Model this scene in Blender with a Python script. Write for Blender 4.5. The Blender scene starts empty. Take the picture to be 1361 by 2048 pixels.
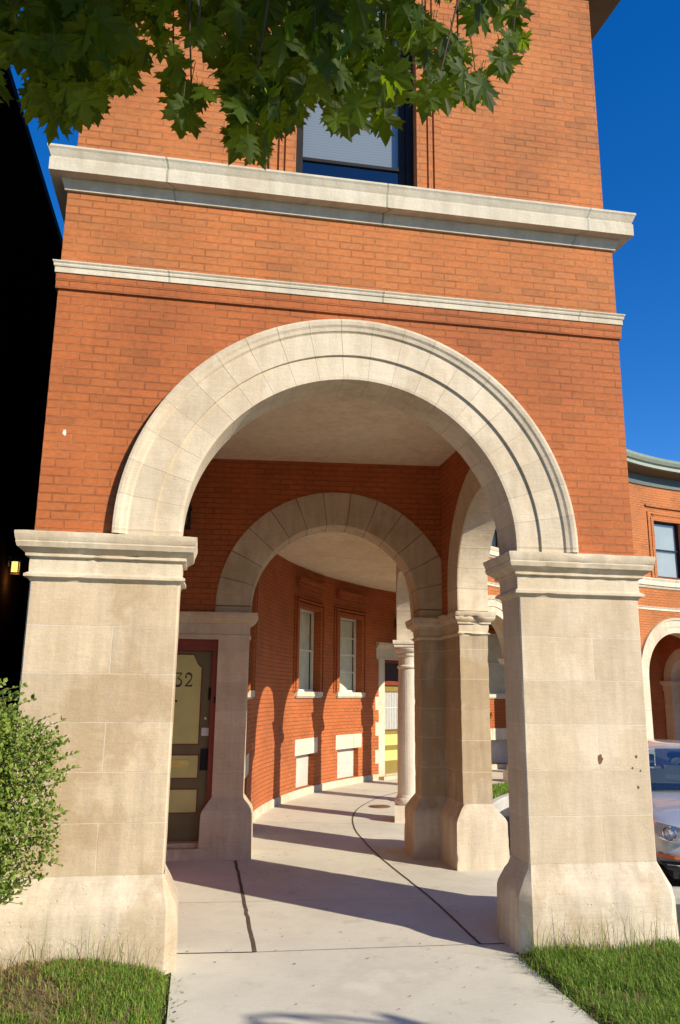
import bpy, math, random
from math import sin, cos, tan, pi, radians as rad, sqrt, atan2
from mathutils import Vector, Matrix, noise as mnoise
random.seed(7)
S = bpy.context.scene
COL = S.collection

# ------------------------------------------------------------------ camera
cam = bpy.data.cameras.new("camera")
cam_o = bpy.data.objects.new("camera", cam); COL.objects.link(cam_o)
cam.sensor_fit = 'VERTICAL'; cam.sensor_height = 36.0
cam.lens = 1593.0 / 2048.0 * 36.0
cam.clip_start = 0.05; cam.clip_end = 3000
pit, yaw, rol = rad(12.86), rad(9.766), rad(0.63)
d = Vector((sin(yaw)*cos(pit), cos(yaw)*cos(pit), sin(pit)))
r0 = Vector((cos(yaw), -sin(yaw), 0)); u0 = r0.cross(d)
r = r0*cos(rol) + u0*sin(rol); u = u0*cos(rol) - r0*sin(rol)
mw = Matrix((r, u, -d)).transposed().to_4x4()
mw.translation = Vector((1.300, -6.346, 1.92))
cam_o.matrix_world = mw
S.camera = cam_o

# ------------------------------------------------------------------ light
SUN_EL, SUN_AZ = rad(28.6), rad(135)          # azimuth clockwise from +Y
w = bpy.data.worlds.new("World"); S.world = w; w.use_nodes = True
wn = w.node_tree; wn.nodes.clear()
sky = wn.nodes.new('ShaderNodeTexSky'); sky.sky_type = 'NISHITA'; sky.sun_disc = False
sky.sun_elevation = SUN_EL; sky.sun_rotation = SUN_AZ
sky.altitude = 800; sky.air_density = 1.0; sky.dust_density = 0.3; sky.ozone_density = 4.0
hs = wn.nodes.new('ShaderNodeHueSaturation'); hs.inputs['Saturation'].default_value = 1.33; hs.inputs['Hue'].default_value = .511
bg = wn.nodes.new('ShaderNodeBackground'); bg.inputs[1].default_value = 0.132
wo = wn.nodes.new('ShaderNodeOutputWorld')
wn.links.new(sky.outputs[0], hs.inputs['Color']); wn.links.new(hs.outputs[0], bg.inputs[0]); wn.links.new(bg.outputs[0], wo.inputs[0])
sl = bpy.data.lights.new("sun", 'SUN'); sl.energy = 4.6; sl.angle = rad(0.5); sl.color = (1.0, 0.905, 0.745)
so = bpy.data.objects.new("sun", sl); COL.objects.link(so)
sdir = Vector((sin(SUN_AZ)*cos(SUN_EL), cos(SUN_AZ)*cos(SUN_EL), sin(SUN_EL)))
so.rotation_euler = sdir.to_track_quat('Z', 'Y').to_euler(); so.location = (12, -14, 12)
S.view_settings.view_transform = 'Standard'; S.view_settings.look = 'None'
S.view_settings.exposure = 0.52; S.view_settings.gamma = 1.0
S.render.engine = 'CYCLES'
S.cycles.use_denoising = True
S.cycles.max_bounces = 8; S.cycles.diffuse_bounces = 5

# ------------------------------------------------------------------ node helpers
class NT:
    def __init__(s, name):
        s.m = bpy.data.materials.new(name); s.m.use_nodes = True
        s.t = s.m.node_tree; s.t.nodes.clear()
        s.out = s.n('ShaderNodeOutputMaterial'); s.b = s.n('ShaderNodeBsdfPrincipled')
        s.l(s.b.outputs[0], s.out.inputs[0])
    def n(s, ty, **kw):
        x = s.t.nodes.new(ty)
        for k, v in kw.items():
            if hasattr(x, k): setattr(x, k, v)
            else: x.inputs[k.replace('_', ' ')].default_value = v
        return x
    def l(s, a, b): s.t.links.new(a, b)
    def coord(s, which, scale=(1, 1, 1)):
        c = s.n('ShaderNodeTexCoord'); mp = s.n('ShaderNodeMapping'); mp.inputs['Scale'].default_value = scale
        s.l(c.outputs[which], mp.inputs[0]); return mp.outputs[0]
    def noise(s, vec, scale, detail=4, rough=.55):
        x = s.n('ShaderNodeTexNoise'); x.inputs['Scale'].default_value = scale
        x.inputs['Detail'].default_value = detail; x.inputs['Roughness'].default_value = rough
        s.l(vec, x.inputs['Vector']); return x.outputs['Fac']
    def ramp(s, fac, stops):
        x = s.n('ShaderNodeValToRGB'); e = x.color_ramp.elements
        while len(e) < len(stops): e.new(0.5)
        for q, (p, c) in zip(e, stops):
            q.position = p; q.color = (c, c, c, 1) if isinstance(c, (int, float)) else (*c, 1)
        s.l(fac, x.inputs[0]); return x.outputs[0]
    def mix(s, fac, a, b, mode='MIX'):
        x = s.n('ShaderNodeMix'); x.data_type = 'RGBA'; x.blend_type = mode
        for sock, v in ((x.inputs[0], fac), (x.inputs[6], a), (x.inputs[7], b)):
            if isinstance(v, (int, float)): sock.default_value = v
            elif isinstance(v, tuple): sock.default_value = (*v, 1)
            else: s.l(v, sock)
        return x.outputs[2]
    def math(s, op, a, b=0.0):
        x = s.n('ShaderNodeMath'); x.operation = op
        for sock, v in ((x.inputs[0], a), (x.inputs[1], b)):
            if isinstance(v, (int, float)): sock.default_value = v
            else: s.l(v, sock)
        return x.outputs[0]
    def bump(s, h, strength, dist, prev=None):
        x = s.n('ShaderNodeBump'); x.inputs['Strength'].default_value = strength; x.inputs['Distance'].default_value = dist
        s.l(h, x.inputs['Height'])
        if prev is not None: s.l(prev, x.inputs['Normal'])
        return x.outputs[0]
    def done(s, col=None, rough=None, norm=None, **kw):
        if col is not None:
            if isinstance(col, tuple): s.b.inputs['Base Color'].default_value = (*col, 1)
            else: s.l(col, s.b.inputs['Base Color'])
        if rough is not None:
            if isinstance(rough, (int, float)): s.b.inputs['Roughness'].default_value = rough
            else: s.l(rough, s.b.inputs['Roughness'])
        if norm is not None: s.l(norm, s.b.inputs['Normal'])
        for k, v in kw.items(): s.b.inputs[k.replace('_', ' ')].default_value = v
        return s.m

def brick_mat(name, c1, c2, mortar, bw=.215, rh=.07, ms=.0065, stain=.74):
    t = NT(name); uv = t.coord('UV'); ob = t.coord('Object')
    wob = t.n('ShaderNodeTexNoise'); wob.inputs['Scale'].default_value = 9.0; t.l(ob, wob.inputs['Vector'])
    va = t.n('ShaderNodeVectorMath'); va.operation = 'MULTIPLY_ADD'
    t.l(wob.outputs['Color'], va.inputs[0]); va.inputs[1].default_value = (.006, .005, 0); t.l(uv, va.inputs[2])
    b = t.n('ShaderNodeTexBrick'); b.offset = .5; b.offset_frequency = 2
    t.l(va.outputs[0], b.inputs['Vector'])
    b.inputs['Scale'].default_value = 1.0; b.inputs['Brick Width'].default_value = bw; b.inputs['Row Height'].default_value = rh
    b.inputs['Mortar Size'].default_value = ms; b.inputs['Mortar Smooth'].default_value = .25; b.inputs['Bias'].default_value = 0.0
    b.inputs['Color1'].default_value = (*c1, 1); b.inputs['Color2'].default_value = (*c2, 1); b.inputs['Mortar'].default_value = (*mortar, 1)
    mo = t.ramp(t.noise(ob, 2.2, 4, .6), [(.36, 0.0), (.70, 1.0)])
    bc = t.mix(t.math('MULTIPLY', b.outputs['Fac'], mo), b.outputs['Color'], (min(1, mortar[0]*1.5), mortar[1]*1.75, mortar[2]*1.9))
    # some odd dark and pale bricks
    b2 = t.n('ShaderNodeTexBrick'); b2.offset = .5; b2.offset_frequency = 2; t.l(va.outputs[0], b2.inputs['Vector'])
    b2.inputs['Scale'].default_value = 1.0; b2.inputs['Brick Width'].default_value = bw; b2.inputs['Row Height'].default_value = rh
    b2.inputs['Mortar Size'].default_value = 0; b2.inputs['Color1'].default_value = (0, 0, 0, 1); b2.inputs['Color2'].default_value = (1, 1, 1, 1)
    odd = t.ramp(b2.outputs['Color'], [(0.0, .74), (.12, .88), (.3, .96), (.8, 1.03), (.95, 1.12), (1.0, 1.18)])
    c = t.mix(1.0, bc, odd, 'MULTIPLY')
    big = t.ramp(t.noise(ob, .9, 5, .6), [(.3, stain), (.62, 1.05)])
    c = t.mix(1.0, c, big, 'MULTIPLY')
    sm = t.noise(t.coord('Object', (1, 1, 1.8)), 20, 5, .72)
    c = t.mix(1.0, c, t.ramp(sm, [(.3, .80), (.7, 1.16)]), 'MULTIPLY')
    ef = t.ramp(t.noise(ob, 2.3, 6, .7), [(.66, 0.0), (.8, .16)])
    c = t.mix(ef, c, (.62, .5, .42))
    h1 = t.math('SUBTRACT', 1.0, b.outputs['Fac'])
    n1 = t.bump(h1, 1.0, .009); n2 = t.bump(sm, .35, .004, n1)
    n3 = t.bump(t.noise(ob, 120, 3), .2, .002, n2)
    return t.done(c, .88, n3)

def stone_mat(name, ca, cb, joints=None, vouss=False, dirt=.35, streak=.3, light=(.62, .54, .42), zoff=0.0, jw=.006, pits=.35, jk=.6, jdark=(.30, .23, .14)):
    """joints=(width, height): ashlar joints in UV metres; vouss: joints where U is an integer"""
    t = NT(name); uv = t.coord('UV'); ob = t.coord('Object')
    base = t.mix(t.ramp(t.noise(ob, 1.4, 5, .6), [(.35, 0.0), (.65, 1.0)]), ca, cb)
    jf = None
    if joints:
        mp = t.n('ShaderNodeMapping'); mp.inputs['Location'].default_value = (0, -zoff, 0); t.l(uv, mp.inputs[0])
        b = t.n('ShaderNodeTexBrick'); b.offset = .5; b.offset_frequency = 2; t.l(mp.outputs[0], b.inputs['Vector'])
        b.inputs['Scale'].default_value = 1; b.inputs['Brick Width'].default_value = joints[0]; b.inputs['Row Height'].default_value = joints[1]
        b.inputs['Mortar Size'].default_value = jw; b.inputs['Mortar Smooth'].default_value = .4
        b.inputs['Color1'].default_value = (.90, .885, .865, 1); b.inputs['Color2'].default_value = (1.06, 1.06, 1.06, 1); b.inputs['Mortar'].default_value = (1, 1, 1, 1)
        base = t.mix(1.0, base, b.outputs['Color'], 'MULTIPLY'); jf = b.outputs['Fac']
    if vouss:
        sep = t.n('ShaderNodeSeparateXYZ'); t.l(uv, sep.inputs[0])
        fr = t.math('FRACT', sep.outputs[0]); dd = t.math('ABSOLUTE', t.math('SUBTRACT', fr, .5))
        jf = t.ramp(dd, [(.478, 0.0), (.492, 1.0)])
        wnn = t.n('ShaderNodeTexWhiteNoise'); wnn.noise_dimensions = '1D'; t.l(t.math('FLOOR', sep.outputs[0]), wnn.inputs['W'])
        base = t.mix(1.0, base, t.ramp(wnn.outputs['Value'], [(0, .93), (1, 1.05)]), 'MULTIPLY')
    st = t.coord('Object', (5, 5, .5))
    base = t.mix(1.0, base, t.ramp(t.noise(st, 2.0, 5, .6), [(.3, 1 - streak), (.6, 1.06)]), 'MULTIPLY')
    base = t.mix(t.ramp(t.noise(ob, 2.6, 6, .68), [(.58, 0.0), (.78, dirt)]), base, (.17, .115, .06))
    wp = t.noise(t.coord('Object', (1, 1, .8)), .85, 7, .6); base = t.mix(t.ramp(wp, [(.50, 0.0), (.545, dirt*1.5), (.60, dirt*.6), (.72, dirt*1.3)]), base, (.40, .285, .155))
    base = t.mix(t.ramp(t.noise(ob, 3.7, 5, .6), [(.62, 0.0), (.75, .35)]), base, light)
    fine = t.noise(ob, 55, 5, .75); tool = t.noise(t.coord('Object', (2, 2, 26)), 3.0, 4, .65)
    base = t.mix(1.0, base, t.ramp(fine, [(.3, .90), (.7, 1.06)]), 'MULTIPLY'); base = t.mix(1.0, base, t.ramp(tool, [(.3, .92), (.7, 1.05)]), 'MULTIPLY')
    if jf is not None:
        jc = t.mix(t.ramp(t.noise(ob, 3, 3), [(.5, 0.0), (.68, 1.0)]), light, jdark)
        base = t.mix(t.math('MULTIPLY', jf, jk), base, jc)
    vo = t.n('ShaderNodeTexVoronoi'); vo.inputs['Scale'].default_value = 26; t.l(ob, vo.inputs['Vector'])
    pit_ = t.ramp(vo.outputs['Distance'], [(.05, 0.0), (.16, 1.0)])
    n = t.bump(fine, .35, .004); n = t.bump(t.noise(ob, 9, 5, .7), .25, .02, n); n = t.bump(pit_, pits, .003, n)
    if jf is not None: n = t.bump(t.math('SUBTRACT', 1.0, jf), .45, .003, n)
    return t.done(base, .9, n)

def plain(name, col, rough=.6, vary=.15, scale=6, bumpy=0.0, **kw):
    t = NT(name); ob = t.coord('Object'); nz = t.noise(ob, scale, 5, .6)
    c = t.mix(1.0, col, t.ramp(nz, [(.3, 1 - vary), (.7, 1 + vary)]), 'MULTIPLY')
    n = t.bump(t.noise(ob, scale*8, 3), bumpy, .003) if bumpy else None
    return t.done(c, rough, n, **kw)

M = {}
M['brick'] = brick_mat('red_brick', (.53, .188, .054), (.44, .138, .036), (.33, .108, .032))
M['brick_low'] = brick_mat('weathered_red_brick', (.49, .146, .038), (.40, .110, .028), (.31, .092, .026))
M['brick_in'] = brick_mat('arcade_brick', (.52, .145, .036), (.41, .105, .025), (.25, .070, .022), ms=.006)
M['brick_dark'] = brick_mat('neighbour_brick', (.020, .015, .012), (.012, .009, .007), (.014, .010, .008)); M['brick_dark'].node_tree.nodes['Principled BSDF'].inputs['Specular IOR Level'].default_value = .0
ST1, ST2 = (.65, .535, .38), (.56, .445, .30)
M['ashlar'] = stone_mat('limestone_ashlar', ST1, ST2, joints=(1.26, .355), zoff=.63, dirt=.20, streak=.12, jw=.0045)
M['ashlar_wet'] = stone_mat('water_stained_ashlar', (.62, .495, .335), (.52, .395, .25), joints=(1.26, .355), zoff=.63, dirt=.46, streak=.16, jw=.0045)
M['ashlar_old'] = stone_mat('stained_limestone_ashlar', (.55, .44, .30), (.42, .32, .20), joints=(2.6, .355), zoff=.69, dirt=.62, streak=.35, jw=.005)
M['stone'] = stone_mat('limestone', (.65, .555, .405), (.57, .475, .33), dirt=.22, streak=.12)
M['base'] = stone_mat('limestone_base', (.63, .525, .385), (.54, .44, .31), dirt=.34, streak=.2, pits=1.0)
M['base'].node_tree.nodes['Voronoi Texture'].inputs['Scale'].default_value = 17
M['band'] = stone_mat('limestone_band', (.70, .64, .50), (.63, .57, .43), joints=(1.83, 50.0), zoff=-20, dirt=.16, streak=.12, jw=.011, jk=.85, light=(.36, .35, .25), jdark=(.20, .19, .12))
M['vous'] = stone_mat('limestone_voussoirs', (.67, .575, .425), (.59, .49, .345), vouss=True, dirt=.20, streak=.08, jk=.65, light=(.44, .37, .26), jdark=(.28, .22, .13))
M['vous_old'] = stone_mat('stained_limestone_voussoirs', (.60, .50, .35), (.48, .385, .26), vouss=True, dirt=.34, streak=.15, jk=.95, light=(.16, .12, .07), jdark=(.12, .09, .05))
M['col'] = stone_mat('limestone_column', (.76, .67, .53), (.70, .60, .46), dirt=.12, streak=.12)
M['plaster'] = stone_mat('ceiling_plaster', (.82, .72, .53), (.76, .66, .48), dirt=.10, streak=.08, pits=.05)
M['white'] = plain('white_paint', (.70, .68, .60), .7, .06, Specular_IOR_Level=.2)
M['panel'] = plain('pale_panel', (.50, .48, .41), .55, .10, 3)
M['black'] = plain('black_paint', (.012, .012, .013), .6, .2, Specular_IOR_Level=.2)
M['redpaint'] = plain('red_paint', (.19, .026, .007), .6, .15)
M['olive'] = plain('olive_brown_paint', (.125, .090, .022), .45, .15)
M['gold'] = plain('ochre_paint', (.22, .165, .035), .5, .1)
M['paleolive'] = plain('pale_olive_paint', (.54, .49, .16), .5, .08)
M['digit'] = plain('dark_lettering', (.045, .032, .02), .5, .1)
M['brass'] = plain('brass', (.65, .48, .16), .35, .1, Metallic=.8)
M['plate'] = plain('pale_metal', (.62, .62, .60), .4, .05)
M['iron'] = plain('dark_iron', (.02, .02, .02), .55, .3)
M['green'] = plain('green_grey_paint', (.060, .090, .085), .55, .12)
M['palegreen'] = plain('pale_green_paint', (.25, .30, .24), .5, .1)
M['soffit'] = plain('olive_soffit', (.13, .11, .065), .7, .12)
M['roof'] = plain('roof_shingle', (.05, .045, .04), .9, .3, 12)
M['rust'] = plain('rusty_iron', (.16, .07, .03), .8, .3, 20, .4)
t = NT('window_glass'); M['glass'] = t.done((.03, .04, .05), .04, None, IOR=1.5, Specular_IOR_Level=.9)
t = NT('clear_glass'); t.done((.9, .95, .95), .02, None, Transmission_Weight=1.0, IOR=1.1); M['clear'] = t.m
t = NT('reflection_stripes'); uv = t.coord('Object', (0, 0, 1)); wv = t.n('ShaderNodeTexWave'); wv.bands_direction = 'Z'; wv.inputs['Scale'].default_value = 11; t.l(uv, wv.inputs[0])
M['backing'] = t.done(t.ramp(wv.outputs['Fac'], [(.0, (.27, .27, .27)), (.6, (.32, .32, .32))]), .7)  # pale stripes painted in to stand for a building reflected in the glass
M['lace'] = plain('lace_curtain', (.34, .335, .30), .7, .12, 9)
M['curtain'] = plain('curtain', (.66, .63, .50), .8, .12, 5)

# ------------------------------------------------------------------ mesh builder
class MB:
    def __init__(s): s.v = []; s.f = []; s.uv = []; s.mi = []
    def poly(s, pts, uvs=None, mi=0):
        i = len(s.v); s.v += [tuple(p) for p in pts]; s.f.append(tuple(range(i, i+len(pts))))
        if uvs is None:
            a, b, c = Vector(pts[0]), Vector(pts[1]), Vector(pts[2]); n = (b-a).cross(c-b)
            if n.length < 1e-12 and len(pts) > 3: n = (c-b).cross(Vector(pts[3])-c)
            if n.length > 0: n.normalize()
            if abs(n.z) > .75: uvs = [(p[0], p[1]) for p in pts]
            else:
                tx, ty = -n.y, n.x; l = math.hypot(tx, ty) or 1
                uvs = [((p[0]*tx+p[1]*ty)/l, p[2]) for p in pts]
        s.uv += uvs; s.mi.append(mi)
    def box(s, x0, x1, y0, y1, z0, z1, mi=0):
        s.bar(lambda a, b, c: (a, c, b), x0, x1, z0, z1, y0, y1, mi)
    def bar(s, F, s0, s1, z0, z1, y0, y1, mi=0, n=None, fs=1):
        """box in a mapped space F(s,z,y); front at y0"""
        n = n or 1
        ss = [s0+(s1-s0)*k/n for k in range(n+1)]
        for a, b in zip(ss, ss[1:]):
            s.poly([F(a, z0, y0), F(b, z0, y0), F(b, z1, y0), F(a, z1, y0)], [(a, z0), (b, z0), (b, z1), (a, z1)], mi)
            s.poly([F(b, z0, y1), F(a, z0, y1), F(a, z1, y1), F(b, z1, y1)], [(b, z0), (a, z0), (a, z1), (b, z1)], mi)
            s.poly([F(a, z1, y0), F(b, z1, y0), F(b, z1, y1), F(a, z1, y1)], [(a, y0), (b, y0), (b, y1), (a, y1)], mi)
            s.poly([F(a, z0, y1), F(b, z0, y1), F(b, z0, y0), F(a, z0, y0)], [(a, y1), (b, y1), (b, y0), (a, y0)], mi)
        s.poly([F(s0, z0, y1), F(s0, z0, y0), F(s0, z1, y0), F(s0, z1, y1)], [(y1, z0), (y0, z0), (y0, z1), (y1, z1)], mi)
        s.poly([F(s1, z0, y0), F(s1, z0, y1), F(s1, z1, y1), F(s1, z1, y0)], [(y0, z0), (y1, z0), (y1, z1), (y0, z1)], mi)
    def grid(s, F, sb, zb, holes=(), y=0.0, maxs=.3, reveal=0.0, mi=0, rmi=None):
        """wall face with rectangular holes (s0,s1,z0,z1) and reveals of the given depth"""
        sb = set(sb); zb = set(zb)
        for h in holes: sb |= {h[0], h[1]}; zb |= {h[2], h[3]}
        sb = sorted(sb); zb = sorted(zb); xs = []
        for a, b in zip(sb, sb[1:]):
            k = max(1, math.ceil((b-a)/maxs)); xs += [a+(b-a)*i/k for i in range(k)]
        xs.append(sb[-1])
        for a, b in zip(xs, xs[1:]):
            for c, e in zip(zb, zb[1:]):
                m, q = (a+b)/2, (c+e)/2
                if any(h[0] < m < h[1] and h[2] < q < h[3] for h in holes): continue
                s.poly([F(a, c, y), F(b, c, y), F(b, e, y), F(a, e, y)], [(a, c), (b, c), (b, e), (a, e)], mi)
        if reveal:
            rm = mi if rmi is None else rmi
            for h in holes:
                a, b, c, e = h; y2 = y+reveal
                s.poly([F(a, c, y), F(a, e, y), F(a, e, y2), F(a, c, y2)], [(y, c), (y, e), (y2, e), (y2, c)], rm)
                s.poly([F(b, c, y2), F(b, e, y2), F(b, e, y), F(b, c, y)], [(y2, c), (y2, e), (y, e), (y, c)], rm)
                s.poly([F(a, e, y), F(b, e, y), F(b, e, y2), F(a, e, y2)], [(a, y), (b, y), (b, y2), (a, y2)], rm)
                s.poly([F(a, c, y2), F(b, c, y2), F(b, c, y), F(a, c, y)], [(a, y2), (b, y2), (b, y), (a, y)], rm)
    def arch_face(s, F, s0, s1, z1, sc, zc, R, zlow, y=0.0, n=40, mi=0, extra=()):
        """wall face above a round opening of radius R centred (sc,zc); beside it the wall goes down to zlow"""
        xs = {s0, s1} | {x for x in extra if s0 < x < s1}
        for k in range(n+1):
            x = sc - R*cos(pi*k/n)
            if s0 < x < s1: xs.add(x)
        xs = sorted(xs)
        ex = []
        for a, b in zip(xs, xs[1:]):
            k = max(1, math.ceil((b-a)/.4)); ex += [a+(b-a)*i/k for i in range(k)]
        ex.append(xs[-1])
        def lo(x):
            q = R*R-(x-sc)**2
            return zc+sqrt(q) if q > 1e-9 else (zc if abs(abs(x-sc)-R) < 1e-6 else zlow)
        for a, b in zip(ex, ex[1:]):
            m = (a+b)/2
            if abs(m-sc) >= R: la = lb = zlow
            else: la, lb = lo(a) if abs(a-sc) < R else zc, lo(b) if abs(b-sc) < R else zc
            s.poly([F(a, la, y), F(b, lb, y), F(b, z1, y), F(a, z1, y)], [(a, la), (b, lb), (b, z1), (a, z1)], mi)
    def arch_ring(s, F, sc, zc, zs, prof, nv=17, n=51, lim=None, mi=0):
        """stone arch: profile [(radius, y)] swept over the half circle, with straight legs down to zs"""
        st = []
        if zs < zc-1e-4: st.append((0.0, zs-zc))
        st += [(pi*k/n, 0.0) for k in range(n+1)]
        if zs < zc-1e-4: st.append((pi, zs-zc))
        def P(th, dz, rr, y):
            if lim is not None:
                cl = lim/max(1e-6, abs(cos(th))); rr = min(rr, cl)
            return F(sc-rr*cos(th), zc+rr*sin(th)+dz, y)
        for (t0, d0), (t1, d1) in zip(st, st[1:]):
            ua, ub = t0/pi*nv + d0*1.2, t1/pi*nv - d1*1.2
            if d0 == d1 == 0: ua, ub = t0/pi*nv, t1/pi*nv
            vv = 0
            for (ra, ya), (rb, yb) in zip(prof, prof[1:]):
                v2 = vv+math.hypot(rb-ra, yb-ya)
                s.poly([P(t0, d0, ra, ya), P(t0, d0, rb, yb), P(t1, d1, rb, yb), P(t1, d1, ra, ya)], [(ua, vv), (ua, v2), (ub, v2), (ub, vv)], mi)
                vv = v2
    def sweep(s, path, prof, closed=True, mi=0, u0=0.0, cap_top=False, cap_bot=False):
        """profile [(offset outward, z)] along a 2-D path; outward = right of the direction of travel"""
        n = len(path); ms = []
        for i in range(n):
            p = Vector(path[i]); a = Vector(path[i-1]) if (closed or i > 0) else None; b = Vector(path[(i+1) % n]) if (closed or i < n-1) else None
            d1 = (p-a).normalized() if a is not None else None; d2 = (b-p).normalized() if b is not None else None
            d1 = d1 or d2; d2 = d2 or d1
            n1, n2 = Vector((d1.y, -d1.x)), Vector((d2.y, -d2.x)); m = n1+n2; m = m/m.dot(n1) if m.length > 1e-6 else n1
            ms.append(m)
        us = [u0]
        for i in range(n): us.append(us[-1]+(Vector(path[(i+1) % n])-Vector(path[i])).length)
        for i in range(n if closed else n-1):
            j = (i+1) % n
            for (oa, za), (ob, zb) in zip(prof, prof[1:]):
                def P(k, o, z): return (path[k][0]+ms[k].x*o, path[k][1]+ms[k].y*o, z)
                dz = abs(zb-za) + 1e-9; va, vb = za, zb
                if dz < abs(ob-oa)*.3: vb = va+abs(ob-oa)
                s.poly([P(i, oa, za), P(j, oa, za), P(j, ob, zb), P(i, ob, zb)], [(us[i], va), (us[i+1], va), (us[i+1], vb), (us[i], vb)], mi)
        for flag, (o, z) in ((cap_top, prof[-1]), (cap_bot, prof[0])):
            if flag: s.poly([(path[k][0]+ms[k].x*o, path[k][1]+ms[k].y*o, z) for k in range(n)], None, mi)
    def band(s, F, s0, s1, prof, n=1, mi=0):
        """moulding on a mapped wall: profile [(projection, z)]"""
        ss = [s0+(s1-s0)*k/n for k in range(n+1)]
        for a, b in zip(ss, ss[1:]):
            for (pa, za), (pb, zb) in zip(prof, prof[1:]):
                s.poly([F(a, za, -pa), F(b, za, -pa), F(b, zb, -pb), F(a, zb, -pb)], [(a, za), (b, za), (b, zb+(abs(pb-pa) if abs(zb-za) < 1e-3 else 0)), (a, zb)], mi)
        for a in (s0, s1):
            s.poly([F(a, z, -p) for p, z in prof], [(p, z) for p, z in prof], mi)
    def lathe(s, prof, c=(0, 0), n=28, mi=0):
        for k in range(n):
            a, b = 2*pi*k/n, 2*pi*(k+1)/n
            for (ra, za), (rb, zb) in zip(prof, prof[1:]):
                s.poly([(c[0]+ra*cos(a), c[1]+ra*sin(a), za), (c[0]+ra*cos(b), c[1]+ra*sin(b), za), (c[0]+rb*cos(b), c[1]+rb*sin(b), zb), (c[0]+rb*cos(a), c[1]+rb*sin(a), zb)], [(a*.2, za), (b*.2, za), (b*.2, zb), (a*.2, zb)], mi)
    def tube(s, pts, rads, n=8, mi=0):
        pts = [Vector(p) for p in pts]; rings = []
        for i, p in enumerate(pts):
            t_ = (pts[min(i+1, len(pts)-1)]-pts[max(i-1, 0)]).normalized()
            a = t_.orthogonal().normalized(); b = t_.cross(a)
            if rings:
                a0 = rings[-1][1]; a = (a0 - t_*a0.dot(t_)).normalized(); b = t_.cross(a)
            rr = rads[i] if isinstance(rads, (list, tuple)) else rads
            rings.append(([p+(a*cos(2*pi*k/n)+b*sin(2*pi*k/n))*rr for k in range(n)], a))
        for (r1, _), (r2, _) in zip(rings, rings[1:]):
            for k in range(n): s.poly([r1[k], r1[(k+1) % n], r2[(k+1) % n], r2[k]], [(k, 0), (k+1, 0), (k+1, 1), (k, 1)], mi)
        s.poly(rings[0][0][::-1], [(0, 0)]*n, mi); s.poly(rings[-1][0], [(0, 0)]*n, mi)
    def build(s, name, mats, parent=None, smooth=False, weld=False, loc=None):
        me = bpy.data.meshes.new(name); me.from_pydata(s.v, [], s.f)
        ul = me.uv_layers.new(name='UVMap')
        ul.data.foreach_set('uv', [c for q in s.uv for c in q])
        if not isinstance(mats, (list, tuple)): mats = [mats]
        for m in mats: me.materials.append(M[m] if isinstance(m, str) else m)
        me.polygons.foreach_set('material_index', s.mi)
        if weld:
            import bmesh
            bm = bmesh.new(); bm.from_mesh(me); bmesh.ops.remove_doubles(bm, verts=bm.verts, dist=1e-4); bmesh.ops.recalc_face_normals(bm, faces=bm.faces); bm.to_mesh(me); bm.free()
        if smooth: me.polygons.foreach_set('use_smooth', [True]*len(me.polygons))
        me.update()
        o = bpy.data.objects.new(name, me); COL.objects.link(o)
        if parent is not None: o.parent = parent
        if loc is not None: o.location = loc
        return o

def thing(name, label, cat, loc=(0, 0, 0), rz=0, group=None):
    o = bpy.data.objects.new(name, None); COL.objects.link(o); o.location = loc; o.rotation_euler = (0, 0, rz); o.empty_display_size = .2
    o['label'] = label; o['category'] = cat
    if group: o['group'] = group
    return o
def tag(o, label, cat, group=None, kind=None):
    o['label'] = label; o['category'] = cat
    if group: o['group'] = group
    if kind: o['kind'] = kind
    return o
def struct(o, label=None, cat=None, kind='structure'):
    o['kind'] = kind
    if label: o['label'] = label
    if cat: o['category'] = cat
    return o
def weather(o, amp=.004, chip=.018, step=.045, seed=0.0):
    """worn, slightly uneven stone: real displacement with small chips along the arrises"""
    import bmesh
    bm = bmesh.new(); bm.from_mesh(o.data); bmesh.ops.remove_doubles(bm, verts=bm.verts, dist=2e-4)
    for _ in range(5):
        es = [e for e in bm.edges if e.calc_length() > step*1.5]
        if not es: break
        bmesh.ops.subdivide_edges(bm, edges=es, cuts=1, use_grid_fill=True)
    bm.normal_update()
    for v in bm.verts:
        sharp = max([e.calc_face_angle(0) for e in v.link_edges if len(e.link_faces) == 2] or [0])
        p = v.co; k = amp*mnoise.noise((p.x*7+seed, p.y*7, p.z*7))
        if sharp > .5:
            q = mnoise.noise((p.x*11+seed, p.y*11+5, p.z*11)); k -= chip*max(0, q-.22)*1.6+amp*.4*abs(mnoise.noise((p.x*30, p.y*30, p.z*30+seed)))
        v.co = p+v.normal*k
    for e in bm.edges:
        if len(e.link_faces) == 2: e.smooth = e.calc_face_angle(0) < rad(32)
    for f in bm.faces: f.smooth = True
    bm.to_mesh(o.data); bm.free()
def smooth_by_angle(o, ang=35):
    me = o.data; me.polygons.foreach_set('use_smooth', [True]*len(me.polygons))
    import bmesh
    bm = bmesh.new(); bm.from_mesh(me); bmesh.ops.remove_doubles(bm, verts=bm.verts, dist=1e-4)
    for e in bm.edges:
        if len(e.link_faces) == 2 and e.calc_face_angle(0) > rad(ang): e.smooth = False
    bm.to_mesh(me); bm.free()

# ================================================================== the setting: ground
CC = (13.5, 4.1)                      # centre of the round court
def ring(R, c=CC):
    def F(s, z, y):
        a = s/R; q = R+y
        return (c[0]-q*cos(a), c[1]+q*sin(a), z)
    return F
def pol(R, deg, c=CC): return (c[0]-R*cos(rad(deg)), c[1]+R*sin(rad(deg)))

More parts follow.
